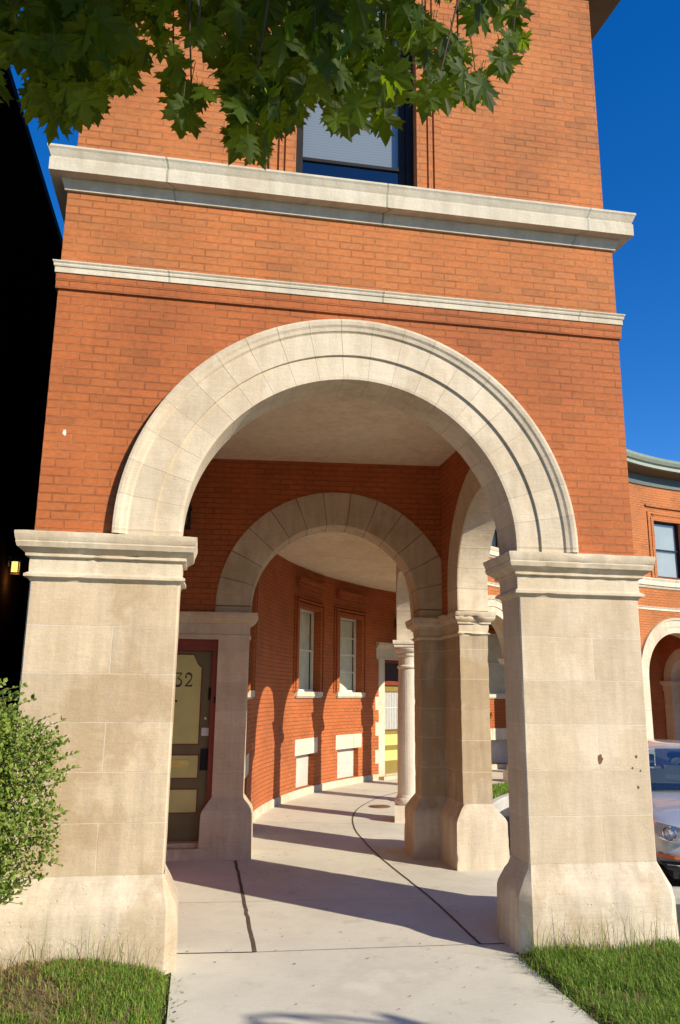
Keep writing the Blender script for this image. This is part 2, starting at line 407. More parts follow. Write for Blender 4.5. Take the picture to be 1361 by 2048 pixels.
def concrete_mat(name, col, streak=(1, 14, 1)):
    t = NT(name); ob = t.coord('Object')
    c = t.mix(1.0, col, t.ramp(t.noise(ob, 1.1, 5, .6), [(.3, .84), (.7, 1.08)]), 'MULTIPLY')
    br = t.noise(t.coord('Object', streak), 9, 4, .6)
    c = t.mix(1.0, c, t.ramp(br, [(.3, .93), (.7, 1.05)]), 'MULTIPLY')
    fine = t.noise(ob, 90, 4, .75)
    c = t.mix(1.0, c, t.ramp(fine, [(.28, .85), (.7, 1.07)]), 'MULTIPLY')
    c = t.mix(t.ramp(t.noise(ob, 3.1, 6, .7), [(.58, 0.0), (.74, .36)]), c, (.17, .14, .105))
    c = t.mix(t.ramp(t.noise(ob, .55, 6, .7), [(.55, 0.0), (.62, .22), (.7, .08)]), c, (.24, .20, .15))
    vo = t.n('ShaderNodeTexVoronoi'); vo.inputs['Scale'].default_value = 5.5; t.l(ob, vo.inputs['Vector'])
    c = t.mix(t.ramp(vo.outputs['Distance'], [(.018, .75), (.05, 0.0)]), c, (.07, .055, .04))
    n = t.bump(fine, .35, .003); n = t.bump(br, .25, .004, n)
    return t.done(c, .9, n)
M['concrete'] = concrete_mat('pavement_concrete', (.63, .59, .475))
M['kerb'] = concrete_mat('kerb_concrete', (.48, .45, .39), (1, 1, 1))
t = NT('asphalt'); ob = t.coord('Object'); fine = t.noise(ob, 60, 4, .8)
c = t.mix(1.0, (.052, .050, .052), t.ramp(fine, [(.3, .6), (.7, 1.5)]), 'MULTIPLY')
c = t.mix(1.0, c, t.ramp(t.noise(ob, .8, 4), [(.3, .8), (.7, 1.25)]), 'MULTIPLY')
M['asphalt'] = t.done(c, .9, t.bump(fine, .6, .008))
t = NT('soil'); ob = t.coord('Object'); nz = t.noise(ob, 7, 6, .7)
M['soil'] = t.done(t.ramp(nz, [(.3, (.07, .05, .025)), (.5, (.15, .11, .05)), (.7, (.20, .16, .085))]), .95, t.bump(nz, .7, .03))
M['joint'] = plain('joint_filler', (.085, .058, .034), .95, .4, 14, .5)

g = MB(); g.poly([(-900, -900, -.15), (900, -900, -.15), (900, 900, -.15), (-900, 900, -.15)])
struct(g.build('ground', 'asphalt'), 'dark asphalt ground of the court and streets', 'ground')

# pavement: straight path through the arch, then the curved walk under the arcade
def slab(mb, pts, z0=-.145, z1=0.0):
    mb.poly([(x, y, z1) for x, y in pts], [(x, y) for x, y in pts])
    n = len(pts)
    for i in range(n):
        (a, b), (c_, e) = pts[i], pts[(i+1) % n]
        mb.poly([(a, b, z0), (c_, e, z0), (c_, e, z1), (a, b, z1)])
pv = MB()
slab(pv, [(1.215, -9), (3.78, -9), (3.78, -.2), (5.02, -.2), (5.12, .5), (5.10, 2.0), (5.06, 3.0), pol(8.50, 0), (4.75, 4.1), (1.9, 4.1), (0.4, 4.1), (0.4, .30), (1.215, .30)])
N = 40
for k in range(N):
    a, b = -0.0+76*k/N, 76*(k+1)/N
    pv.poly([(*pol(11.6, a), .0), (*pol(8.50+.0*a, a), .0), (*pol(8.50, b), .0), (*pol(11.6, b), .0)])
    pv.poly([(*pol(8.50, a), -.145), (*pol(8.50, b), -.145), (*pol(8.50, b), 0), (*pol(8.50, a), 0)])
C2 = (16.5, 5.4)
for k in range(20):
    a, b = 60+50*k/20, 60+50*(k+1)/20
    pv.poly([(*pol(11.4, a, C2), .003), (*pol(7.9, a, C2), .003), (*pol(7.9, b, C2), .003), (*pol(11.4, b, C2), .003)])
    pv.poly([(*pol(7.9, a, C2), -.145), (*pol(7.9, b, C2), -.145), (*pol(7.9, b, C2), .003), (*pol(7.9, a, C2), .003)])
struct(pv.build('pavement', 'concrete'), 'pale concrete pavement leading through the arch', 'pavement')

# joints between slabs: open expansion joints filled with dirt
jb = MB()
def strip(mb, pts, wdt, z=.004):
    for (a, b) in zip(pts, pts[1:]):
        p, q = Vector(a), Vector(b); dd = (q-p); n_ = Vector((-dd.y, dd.x)).normalized()*wdt/2
        mb.poly([(*(p-n_), z), (*(q-n_), z), (*(q+n_), z), (*(p+n_), z)])
rj = random.Random(3)
def wob(pts, amp=.006, step=.12):
    out = []
    for (a, b) in zip(pts, pts[1:]):
        L = math.hypot(b[0]-a[0], b[1]-a[1]); k = max(1, int(L/step))
        out += [(a[0]+(b[0]-a[0])*i/k+rj.uniform(-amp, amp), a[1]+(b[1]-a[1])*i/k+rj.uniform(-amp, amp)) for i in range(k)]
    return out+[pts[-1]]
strip(jb, wob([(1.835, 3.72), (1.825, .30)]), .030)
strip(jb, wob([(1.22, .345), (1.83, .30)], .002), .016)
curve = [(3.60, .26), (3.622, 1.75), (3.585, 3.0), (3.57, 3.9), (3.60, 4.9), (3.66, 5.8), (3.84, 6.9), (4.08, 7.75), (4.37, 8.45), (4.84, 9.37), (5.36, 10.06), (6.0, 10.85), (6.9, 11.75), (8.0, 12.55)]
cs = []
for i in range(len(curve)-1):
    p0 = Vector(curve[max(i-1, 0)]); p1 = Vector(curve[i]); p2 = Vector(curve[i+1]); p3 = Vector(curve[min(i+2, len(curve)-1)])
    for k in range(5):
        q = k/5; cs.append(tuple(.5*((2*p1)+(p2-p0)*q+(2*p0-5*p1+4*p2-p3)*q*q+(3*p1-p0-3*p2+p3)*q**3)))
strip(jb, wob(cs+[curve[-1]], .003), .021)
strip(jb, wob([(3.60, .26), (3.80, .25)], .002), .016)
struct(jb.build('pavement_joint', 'joint'), 'dark dirt filled joints between the concrete slabs', 'joint')
fj = MB()
strip(fj, [(1.83, .300), (3.60, .262)], .008); strip(fj, [(1.22, 1.85), (3.62, 1.72)], .006)
strip(fj, [(1.22, -2.6), (3.77, -2.65)], .010)
for a in (12.5, 24, 36, 48, 60): strip(fj, [pol(11.5, a), pol(8.6, a)], .008)
M['jointfine'] = plain('scored_joint', (.30, .26, .20), .95, .2)
struct(fj.build('scored_joint', 'jointfine'), 'fine scored lines across the concrete slabs', 'joint')

# kerbs
kb = MB()
kb.sweep([(5.16, -9), (5.10, -.35), (5.22, .3), (5.24, 1.2), (5.20, 2.4), (5.12, 3.3), pol(8.36, 1.0)] + [pol(8.36, a) for a in range(4, 13, 3)],
         [(.075, -.145), (.07, -.02), (.05, .006), (-.05, .008), (-.075, -.005), (-.075, -.145)], closed=False)
struct(kb.build('kerb', 'kerb'), 'pale concrete kerb beside the court', 'kerb')
k2 = MB(); path = [pol(7.95, a) for a in range(13, 73, 3)]
k2.sweep(path, [(.08, -.145), (.075, .03), (.05, .055), (-.05, .06), (-.08, .02), (-.08, -.145)], closed=False)
struct(k2.build('kerb', 'kerb'), 'raised concrete kerb round the far grass strip', 'kerb')
# grass bases
gb = MB()
def bed(mb, x0, x1, y0, y1, hf, n=16):
    for i in range(n):
        for j in range(n):
            q = [(x0+(x1-x0)*(i+a)/n, y0+(y1-y0)*(j+b)/n) for a, b in ((0, 0), (1, 0), (1, 1), (0, 1))]
            mb.poly([(x, y, hf(x, y)) for x, y in q], q)
def hL(x, y): return .0 + .13*math.exp(-((x-.45)/.55)**2)*math.exp(-((y+.35)/.6)**2) + .015*mnoise.noise((x*3, y*3, 0)) - .05*max(0, (x-1.05))/.15
def hR(x, y): return .0 + .04*math.exp(-((y+.3)/.5)**2) + .015*mnoise.noise((x*3, y*3, 4)) - .05*max(0, 3.85-x)/.1
bed(gb, -2.6, 1.21, -5.0, .02, hL, 30); bed(gb, 3.785, 5.06, -5.0, .02, hR, 26)
struct(gb.build('lawn_soil', 'soil'), 'bare soil under the lawn beside the path', 'soil')
gs = MB()
for k in range(18):
    a, b = 13+59*k/18, 13+59*(k+1)/18
    gs.poly([(*pol(8.95, a), .012), (*pol(8.02, a), .045), (*pol(8.02, b), .045), (*pol(8.95, b), .012)])
struct(gs.build('verge_soil', 'soil'), 'soil of the grass strip beside the far arcade', 'soil')

# ================================================================== the brick building
B = thing('brick_apartment_building', 'red brick corner building with a big limestone arch and a curved arcade behind', 'building')
F0 = lambda s, z, y: (s, y, z)

def cap_prof(top, k=1.0, p=.12):
    """moulded capital below z=top"""
    return [(.0, top-.395*k), (.012, top-.375*k), (.042*k, top-.365*k), (.042*k, top-.345*k), (.012, top-.325*k), (.012, top-.215*k), (.042*k, top-.208*k), (.042*k, top-.185*k), (.05*k, top-.178*k),
            (p*.80, top-.145*k), (p*.90, top-.11*k), (p*.88, top-.10*k), (p*.92, top-.09*k), (p, top-.045*k), (p, top-.028*k), (-.02, top+.002)]
def pier(name, rect, ztop, parent, flare=(.63, .45, .11), k=1.0, p=.12, base_mat='base', shaft='ashlar', base_p=None, sides=None):
    x0, x1, y0, y1 = rect; path = [(x0, y0), (x1, y0), (x1, y1), (x0, y1)]
    e = .011; spath = [(x0+e, y0), (x1-e, y0), (x1, y0+e), (x1, y1-e), (x1-e, y1), (x0+e, y1), (x0, y1-e), (x0, y0+e)]
    zf, zb, fp = flare
    b = MB(); b.sweep(spath, [(fp+.012, 0.0), (fp, zb-.04), (fp-.015, zb), (.005, zf-.012), (.001, zf)])
    zt = ztop-.395*k
    s = MB(); s.sweep(spath, [(0, zf), (0, zt)])
    cpt = MB(); cpt.sweep(path, cap_prof(ztop, k, p), cap_top=True)
    o = s.build(name, shaft, parent); bo = b.build('pier_base', base_mat, o); co = cpt.build('capital', 'stone', o)
    weather(o, .002, .012, .06, x0); weather(bo, .006, .03, .05, x0+3); weather(co, .0025, .02, .05, x0+7)
    return o
pier('pier', (0, 1.122, 0, .40), 3.130, B, shaft='ashlar_wet')
pier('pier', (3.93, 5.02, 0, .40), 3.130, B)
def mark(name, cx, cz, w_, h_, mat, seed, parent, y=-.0015):
    rr = random.Random(seed); m = MB()
    m.poly([(cx+w_/2*cos(2*pi*k/11)*rr.uniform(.7, 1.15), y, cz+h_/2*sin(2*pi*k/11)*rr.uniform(.7, 1.15)) for k in range(11)]); return m.build(name, mat, parent)
mark('brown_stain', 4.580, 1.422, .045, .085, 'rust', 2, B, -.0035)
for i, (x, z, w_) in enumerate(((4.90, 1.44, .018), (4.86, 1.35, .014), (4.93, 1.33, .012), (4.90, 1.20, .020))): mark('brown_stain', x, z, w_, w_*1.5, 'rust', 5+i, B, -.0035)
mark('white_paint_mark', .155, 3.93, .032, .06, 'white', 9, B)
# gate arch wall
m = MB()
m.arch_face(F0, 0, 5.01, 5.31, 2.52, 3.16, 1.90, 3.128)
m.arch_face(lambda s, z, y: (s, .40, z), 0.0, 4.9, 6.085, 2.52, 3.16, 1.5, 3.128)
# left flank and inner left wall of the porch
m.poly([(0, 14, 3.128), (0, .0, 3.128), (0, 0, 6.085), (0, 14, 6.085)], [(14, 3.128), (0, 3.128), (0, 6.085), (14, 6.085)]); m.poly([(.004, 14, 0), (.004, .392, 0), (.004, .392, 3.13), (.004, 14, 3.13)], [(14, 0), (.39, 0), (.39, 3.128), (14, 3.128)])
m.poly([(.45, .40, 0), (.45, 4.2, 0), (.45, 4.2, 4.95), (.45, .40, 4.95)], [(0, 0), (3.8, 0), (3.8, 4.95), (0, 4.95)])
front = m.build('brick_wall', 'brick_low', B)
m = MB()
m.arch_ring(F0, 2.52, 3.16, 3.12, [(1.405, .405), (1.405, -.012), (1.43, -.016), (1.617, -.016), (1.620, -.036), (1.818, -.036), (1.825, -.041), (1.835, -.053), (1.865, -.060), (1.885, -.073), (1.915, -.078), (1.935, -.075), (1.938, .02)], nv=21, n=72)
m.build('arch_stones', 'vous', B)
m = MB(); m.grid(F0, [0, 5.01], [5.31, 6.085], [], maxs=9); m.build('pale_brick_zone', 'brick', B)
# brick band and string course, sill cornice, all mitred round the tower
TP = [(0, 0), (5.01, 0), (4.75, 3.0), (4.62, 4.6), (4.62, 7.5), (0, 7.5)]
m = MB(); m.sweep(TP, [(.0, 5.168), (.020, 5.170), (.020, 5.238), (.024, 5.2385), (.024, 5.312)]); m.build('brick_band', 'brick_low', B)
m = MB(); m.sweep(TP, [(.010, 5.305), (.034, 5.306), (.034, 5.352), (.042, 5.358), (.046, 5.372), (.044, 5.382), (.054, 5.396), (.054, 5.406), (-.01, 5.420)]); m.build('string_course', 'band', B)
m = MB(); m.sweep(TP, [(-.01, 6.082), (.022, 6.084), (.024, 6.098), (.030, 6.12), (.042, 6.150), (.050, 6.168), (.050, 6.183), (.142, 6.184), (.142, 6.302), (.134, 6.307), (.134, 6.317), (.142, 6.335), (.156, 6.375), (.166, 6.392), (.166, 6.410), (-.05, 6.440)], cap_top=True); m.build('sill_cornice', 'band', B)
# upper storey of the tower
UP = [(.04, .025), (4.965, .025), (4.71, 3.0), (4.58, 4.6), (4.58, 7.4), (.04, 7.4)]
m = MB()
FU = lambda s, z, y: (s, y+.025, z)
m.grid(FU, [.04, 4.965], [6.42, 9.45], [(1.95, 3.09, 6.30, 8.75)], reveal=.5, maxs=9)
for i in range(1, 6):
    a, b = UP[i], UP[(i+1) % 6]; L = math.hypot(b[0]-a[0], b[1]-a[1])
    m.poly([(*a, 6.42), (*b, 6.42), (*b, 9.45), (*a, 9.45)], [(0, 6.42), (L, 6.42), (L, 9.45), (0, 9.45)])
m.build('upper_brick_wall', 'brick', B)
# brick mouldings beside the tower window
m = MB()
for s0, s1, p in ((3.09, 3.185, .022), (3.203, 3.243, .022), (3.262, 3.330, .022), (1.855, 1.95, .022), (1.797, 1.837, .022), (1.71, 1.778, .022)):
    m.bar(FU, s0, s1, 6.40, 8.9, -p, .004)
m.bar(FU, 1.71, 3.33, 8.9, 9.05, -.05, .004)
m.build('window_jamb_moulding', 'brick', B)
def sash(name, F, s0, s1, z0, z1, y, fr, parent, rail=.5, backing=None, fw=.05, two=True, n=1, glass='glass'):
    """sash window filling a hole; frame is the part, glass and blind its sub-parts"""
    f = MB()
    f.bar(F, s0, s0+fw, z0, z1, y, y+.05, n=1); f.bar(F, s1-fw, s1, z0, z1, y, y+.05)
    f.bar(F, s0+fw, s1-fw, z1-fw, z1, y+.001, y+.05, n=n); f.bar(F, s0+fw, s1-fw, z0, z0+fw, y+.001, y+.05, n=n)
    zr = z0+(z1-z0)*rail
    if two: f.bar(F, s0+fw, s1-fw, zr-.018, zr+.018, y+.008, y+.05, n=n)
    o = f.build(name, fr, parent)
    gl = MB()
    gl.grid(F, [s0+fw*.9, s1-fw*.9], [z0+fw*.9, zr], [], y=y+.036, maxs=9 if n == 1 else .3); gl.grid(F, [s0+fw*.9, s1-fw*.9], [zr, z1-fw*.9], [], y=y+.027, maxs=9 if n == 1 else .3)
    gl.build('pane', glass, o)
    if backing:
        b = MB(); b.bar(F, s0+fw, s1-fw, zr-(zr-z0)*backing[1] if backing[1] > 0 else z0+fw, z1-fw, y+.075, y+.078, n=n); b.build('backing', backing[0], o)
        bk = MB(); bk.bar(F, s0, s1, z0, z1, y+.30, y+.31, n=n); bk.build('room_dark', 'black', o)
    return o
t = NT('see_through_glass'); t.t.nodes.remove(t.b)
gl_ = t.n('ShaderNodeBsdfGlossy'); gl_.inputs['Roughness'].default_value = .015
tr_ = t.n('ShaderNodeBsdfTransparent'); tr_.inputs[0].default_value = (.80, .86, .86, 1)
lw_ = t.n('ShaderNodeLayerWeight'); lw_.inputs[0].default_value = .5; fo_ = t.math('ADD', t.math('MULTIPLY', t.math('POWER', lw_.outputs['Facing'], 3.0), .7), .15); ms_ = t.n('ShaderNodeMixShader')
t.l(fo_, ms_.inputs[0]); t.l(tr_.outputs[0], ms_.inputs[1]); t.l(gl_.outputs[0], ms_.inputs[2]); t.l(ms_.outputs[0], t.out.inputs[0])
M['seeglass'] = t.m
t = NT('shaded_glass'); t.t.nodes.remove(t.b)
gl_ = t.n('ShaderNodeBsdfGlossy'); gl_.inputs['Roughness'].default_value = .0
tr_ = t.n('ShaderNodeBsdfTransparent'); tr_.inputs[0].default_value = (.92, .94, .90, 1)
ms_ = t.n('ShaderNodeMixShader'); ms_.inputs[0].default_value = .0
t.l(tr_.outputs[0], ms_.inputs[1]); t.l(gl_.outputs[0], ms_.inputs[2]); t.l(ms_.outputs[0], t.out.inputs[0]); M['shadeglass'] = t.m
wo_ = sash('window', FU, 1.95, 3.09, 6.38, 8.75, .10, 'black', B, rail=.52, backing=('backing', .62), fw=.075, glass='seeglass')  # striped sheet behind the panes imitates their reflection
m = MB(); m.bar(FU, 2.03, 3.01, 6.78, 6.81, .118, .135); m.bar(FU, 2.95, 3.01, 6.45, 8.7, .12, .13); m.build('storm_sash', 'black', wo_)
# eaves over the tower and roof
m = MB(); m.sweep(UP, [(0, 9.30), (.06, 9.31), (.08, 9.44), (.62, 9.46), (.64, 9.60), (.70, 9.70), (.70, 9.76), (-.5, 10.0)], cap_top=True); m.build('eaves', 'soffit', B)

# porch ceiling
m = MB(); m.poly([(.45, .40, 4.94), (4.40, .40, 4.94), (4.40, 3.75, 4.94), (.45, 4.05, 4.94)]); m.build('porch_ceiling', 'plaster', B)
m = MB(); m.box(.45, 4.38, 3.60, 3.64, 4.90, 4.935)
# porch back wall with the second arch
FB = lambda s, z, y: (s+.09*y, 3.88-.09*(s-1.9)+y, z)
m = MB()
m.arch_face(FB, .45, 4.40, 4.95, 3.0, 3.0, 1.51, 2.905)
m.arch_face(lambda s, z, y: FB(s, z, .40), .45, 4.40, 4.95, 3.0, 3.0, 1.3, 2.905)
m.build('porch_back_wall', 'brick_in', B)
m = MB()
m.arch_ring(FB, 3.0, 3.0, 2.90, [(1.28, .43), (1.08, .43), (1.08, -.012), (1.09, -.016), (1.525, -.016), (1.53, .02)], nv=13, n=56)
m.build('arch_stones', 'vous_old', B)
def fb_rect(s0, s1, y0, y1): return [FB(s0, 0, y0)[:2], FB(s1, 0, y0)[:2], FB(s1, 0, y1)[:2], FB(s0, 0, y1)[:2]]
def pier2(name, path, ztop, parent, flare=(.69, .54, .12), k=.75, p=.10, z_shaft_top=None, capmat='stone', rough_cap=0, shaft='ashlar_old'):
    zf, zb, fp = flare
    b = MB(); b.sweep(path, [(fp+.01, 0.0), (fp, zb-.04), (fp-.015, zb), (.005, zf-.012), (.001, zf)])
    s = MB(); s.sweep(path, [(0, zf), (0, ztop-.395*k)])
    o = s.build(name, shaft, parent); bo = b.build('pier_base', 'base', o)
    c_ = MB(); c_.sweep(path, cap_prof(ztop, k, p), cap_top=True); co = c_.build('capital', capmat, o)
    weather(o, .004, .03, .06, ztop); weather(bo, .006, .03, .05, ztop+3); weather(co, .006, .07, .04, path[0][1])
    return o
pl = fb_rect(1.53, 1.905, 0, .42)
zf = .69; b = MB(); b.sweep(pl, [(.125, 0), (.115, .50), (.10, .54), (.005, .678), (.001, .69)])
s = MB(); s.sweep(pl, [(0, .69), (0, 2.60)]); o = s.build('pier', 'ashlar', B); b.build('pier_base', 'base', o)
c_ = MB(); c_.sweep(fb_rect(.40, 1.905, -.005, .425), [(-.03, 2.572), (.004, 2.573), (.004, 2.60), (.022, 2.606), (.022, 2.628), (.004, 2.640), (.004, 2.765), (.03, 2.775), (.07, 2.815), (.085, 2.835), (.085, 2.850), (.105, 2.868), (.105, 2.905), (-.02, 2.915)], cap_top=True, cap_bot=True)
c_.build('door_lintel', 'stone', o)
pier2('pier', fb_rect(4.09, 4.55, 0, .46), 2.905, B, capmat='stone')
# court side of the porch: corner pier and side arch
pier2('pier', [(4.395, 3.0), (4.752, 3.0), (4.70, 3.92), (4.395, 3.92)], 2.93, B, k=.78, p=.085)
pier2('pier', [(4.395, .40), (4.975, .40), (4.93, .90), (4.395, .90)], 2.93, B, k=.78, p=.085, shaft='ashlar')
def FS(s, z, y):
    x1 = 5.005-.0867*s
    return (4.38+(x1-4.38)*(y/.38) if y > 0 else 4.38+y, s, z)
m = MB()
m.arch_face(FS, .395, 3.75, 4.95, 1.93, 3.20, 1.41, 2.93); m.arch_face(lambda s, z, y: FS(s, z, .38), -.0, 3.95, 6.085, 1.93, 3.20, 1.41, 2.93)
m.poly([(4.665, 3.95, 4.42), (4.62, 4.6, 4.42), (4.62, 4.6, 6.085), (4.665, 3.95, 6.085)])
m.build('porch_side_wall', 'brick_in', B)
m = MB()
m.arch_ring(FS, 1.93, 3.20, 2.925, [(1.43, .02), (1.425, -.014), (1.035, -.014), (1.03, .0), (1.03, .385), (1.05, .395), (1.43, .395), (1.43, .36)], nv=13, n=56)
m.build('arch_stones', 'vous', B)

# ---------------------------------------------------------------- door 32 in the porch
def digits(mb, ch, x, z, h, y, F=F0):
    """serifed figures drawn as strokes of changing weight; F maps (s,z,y)"""
    wd = h*.62
    def stroke(pts, ws):
        P = [Vector(p) for p in pts]
        L, Rr = [], []
        for i, p in enumerate(P):
            t_ = (P[min(i+1, len(P)-1)]-P[max(i-1, 0)]).normalized(); n_ = Vector((-t_.y, t_.x))*ws[min(i, len(ws)-1)]/2
            L.append(p+n_); Rr.append(p-n_)
        for i in range(len(P)-1):
            q = [L[i], L[i+1], Rr[i+1], Rr[i]]
            mb.poly([F(x+a.x*wd, z+a.y*h, y) for a in q])
    def ball(cx, cy, r_):
        mb.poly([F(x+(cx+r_*cos(2*pi*k/10)/.62)*wd, z+(cy+r_*sin(2*pi*k/10))*h, y-.0006) for k in range(10)])
    def arc(cx, cy, rx, ry, a0, a1, n=14): return [(cx+rx*cos(rad(a0+(a1-a0)*k/n)), cy+ry*sin(rad(a0+(a1-a0)*k/n))) for k in range(n+1)]
    if ch == '3':
        stroke([(.08, .98), (.50, .98), (.92, .98)], [.09]); stroke([(.12, .99), (.12, .84)], [.10])
        stroke([(.90, .96), (.60, .72), (.42, .58)], [.09, .08, .07])
        pts = [(.36, .57)]+arc(.46, .30, .44, .27, 80, -150)
        stroke(pts, [.06, .08]+[.12+.08*sin(pi*k/14) for k in range(15)]); ball(.12, .20, .085)
    elif ch == '2':
        pts = arc(.48, .70, .38, .27, 165, -25)+[(.62, .38), (.30, .16), (.12, .06)]
        stroke(pts, [.10]+[.10+.09*sin(pi*k/14) for k in range(14)]+[.16, .11, .07, .06]); ball(.17, .70, .085)
        stroke([(.08, .045), (.50, .05), (.92, .06)], [.10, .13, .14]); stroke([(.90, .03), (.95, .24)], [.12, .06])
    elif ch == '4':
        stroke([(.66, .0), (.66, .98)], [.17]); stroke([(.66, .96), (.06, .30)], [.08]); stroke([(.04, .28), (1.0, .28)], [.08]); stroke([(.42, .02), (.90, .02)], [.06])
    elif ch == '1':
        stroke([(.50, .02), (.50, .98)], [.18]); stroke([(.50, .95), (.24, .84)], [.08]); stroke([(.22, .02), (.78, .02)], [.06])
D = MB(); D.box(.50, 1.47, 4.05, 4.10, .17, 2.43)
door = D.build('door', 'olive', B); door['label'] = 'olive brown door with pale panels and the number 32'
m = MB(); m.box(1.468, 1.532, 3.955, 4.12, .16, 2.57); m.box(.43, .50, 3.99, 4.12, .16, 2.57); m.box(.50, 1.468, 3.975, 4.12, 2.432, 2.568); m.build('door_frame', 'redpaint', door)
def panel(mb, rm, x0, x1, z0, z1, y=4.05, corner=0):
    bd = .012
    if corner:
        arc_ = [(x1, z1-.155), (x1-.018, z1-.145), (x1-.045, z1-.12), (x1-.065, z1-.085), (x1-.085, z1-.04), (x1-.105, z1)]
        arc2 = [(x0+x1-a, b) for a, b in reversed(arc_)]
        pts = [(x0, z0), (x1, z0)]+arc_+arc2
        mb.poly([(a, y-.006, b) for a, b in pts])
        cx, cz = (x0+x1)/2, (z0+z1)/2
        o_ = [(a+(bd if a > cx else -bd), b+(bd if b > cz else -bd)) for a, b in pts]
        for i in range(len(pts)):
            j = (i+1) % len(pts); rm.poly([(pts[i][0], y-.009, pts[i][1]), (pts[j][0], y-.009, pts[j][1]), (o_[j][0], y-.003, o_[j][1]), (o_[i][0], y-.003, o_[i][1])])
    else:
        mb.poly([(x0, y-.006, z0), (x1, y-.006, z0), (x1, y-.006, z1), (x0, y-.006, z1)])
        for a, b, c1, e in ((x0-bd, x1+bd, z0-bd, z0), (x0-bd, x1+bd, z1, z1+bd), (x0-bd, x0, z0, z1), (x1, x1+bd, z0, z1)): rm.box(a, b, y-.010, y-.001, c1, e)
for x0, x1, z0, z1, cnr in ((.63, 1.338, 1.30, 2.380, 1), (.63, 1.345, .90, 1.160, 0), (.63, 1.350, .50, .760, 0)):
    pm, rm = MB(), MB(); panel(pm, rm, x0, x1, z0, z1, corner=cnr)
    po = pm.build('door_panel', 'paleolive', door); rm.build('panel_moulding', 'redpaint', door)
for ch, x in (('3', 1.005), ('2', 1.133)):
    m = MB(); digits(m, ch, x, 1.990, .165, 4.042); m.build('house_number', 'digit', door)['label'] = 'dark painted figure '+ch
m = MB()
for k in range(4): m.box(.74, 1.235, 4.030-.004*(k % 2), 4.046, 1.025+k*.021, 1.042+k*.021)
m.build('mail_slot', 'brass', door)
m = MB(); m.box(1.372, 1.462, 4.040, 4.052, 1.395, 1.490); m.build('lock_plate', 'plate', door)
m = MB(); m.box(1.372, 1.468, 4.030, 4.052, .985, 1.240); m.build('handle_plate', 'black', door)
m = MB(); m.box(1.435, 1.466, 4.030, 4.052, 1.83, 1.98); m.build('hinge', 'black', door)
m = MB(); m.lathe([(.0, -.006), (.014, -.006), (.014, .006), (0, .006)], n=12); pe = m.build('peephole', 'black', door, loc=(1.045, 4.046, 1.812)); pe.rotation_euler = (rad(90), 0, 0)
m = MB(); m.lathe([(.0, -.03), (.016, -.02), (.014, .006), (0, .006)], n=12); pe = m.build('lock_knob', 'brass', door, loc=(1.415, 4.046, 1.603)); pe.rotation_euler = (rad(90), 0, 0)
m = MB(); m.box(1.505, 1.535, 3.945, 3.956, 1.79, 1.87); m.build('door_bell', 'black', door)
m = MB(); m.box(.46, 1.62, 3.79, 4.06, 0, .125); m.box(.47, 1.52, 3.90, 4.11, .125, .172); m.build('door_step', 'base', B)
m = MB(); m.poly([(.40, 4.12, 0), (1.6, 4.12, 0), (1.6, 4.12, 2.65), (.40, 4.12, 2.65)]); m.build('door_backing', 'black', B)

# ---------------------------------------------------------------- arcade: inner curved wall
RW = 11.57; FW = ring(RW); sd = lambda deg: rad(deg)*RW
WIN = [(4.0, 9.2), (26.9, 32.6), (37.35, 42.4), (56.5, 62.0), (66.6, 71.6)]
BWN = [(4.6, 8.8), (27.3, 31.9), (37.4, 42.0), (57.2, 61.6), (67.0, 71.2)]
holes = [(sd(a), sd(b), 1.95, 3.60) for a, b in WIN]+[(sd(a), sd(b), .14, .755) for a, b in BWN]+[(sd(47.6), sd(52.4), .03, 2.73)]
m = MB(); m.grid(FW, [sd(1.0), sd(77)], [0.0, .37, 4.42], holes, reveal=.5, maxs=.25)
m.build('arcade_wall', 'brick_in', B)
m = MB()
for a, b in ((1.0, 47.4), (52.6, 77)):
    m = MB(); m.band(FW, sd(a), sd(b), [(.030, .0), (.030, .118), (.022, .128), (-.01, .135)], n=int((b-a)/1.5)); m.build('stone_plinth', 'stone', B)
for (a, b), kind in zip(WIN, ('curtain', 'curtain', 'backing2', 'curtain', 'curtain')):
    s0, s1 = sd(a), sd(b)
    wnd = sash('window', FW, s0, s1, 1.955, 3.60, .12, 'white', B, rail=.5, fw=.045, n=2, backing=('curtain', 0), glass='shadeglass')
    if kind == 'backing2':
        for q in (.27, .73): f = MB(); f.bar(FW, s0+.04, s1-.04, 1.955+1.645*q-.012, 1.955+1.645*q+.012, .128, .16); f.build('glazing_bar', 'white', wnd)
    b_ = MB(); b_.bar(FW, s0-.10, s1+.12, 1.862, 1.955, -.06, .12, n=3); b_.bar(FW, s0-.07, s1+.09, 1.835, 1.861, -.03, .02, n=3); b_.build('window_sill', 'band', wnd)
    t_ = MB()
    for p0, p1, pr in ((.0, .085, .045), (.115, .155, .060), (.185, .225, .030)):
        t_.bar(FW, s0-p1, s0-p0-.001, 1.95, 3.60+p1, -pr, .006); t_.bar(FW, s1+p0+.001, s1+p1, 1.95, 3.60+p1, -pr, .006)
        t_.bar(FW, s0-p0, s1+p0, 3.60+p0+.002, 3.60+p1, -pr+.001, .006, n=3)
    t_.bar(FW, s0-.17, s1+.17, 4.09, 4.16, -.11, .006, n=3); t_.bar(FW, s0-.14, s1+.14, 4.03, 4.089, -.07, .006, n=3); t_.bar(FW, s0-.10, s1+.10, 3.985, 4.029, -.04, .006, n=3)
    t_.build('brick_surround', 'brick_in', wnd)
for a, b in BWN:
    s0, s1 = sd(a), sd(b)
    m = MB(); m.bar(FW, s0-.10, s1+.13, .757, 1.055, -.012, .05, n=3); o = m.build('cellar_lintel', 'band', B)
    m = MB(); m.bar(FW, s0, s1, .135, .757, .125, .14, n=3); m.build('cellar_window_panel', 'panel', o)
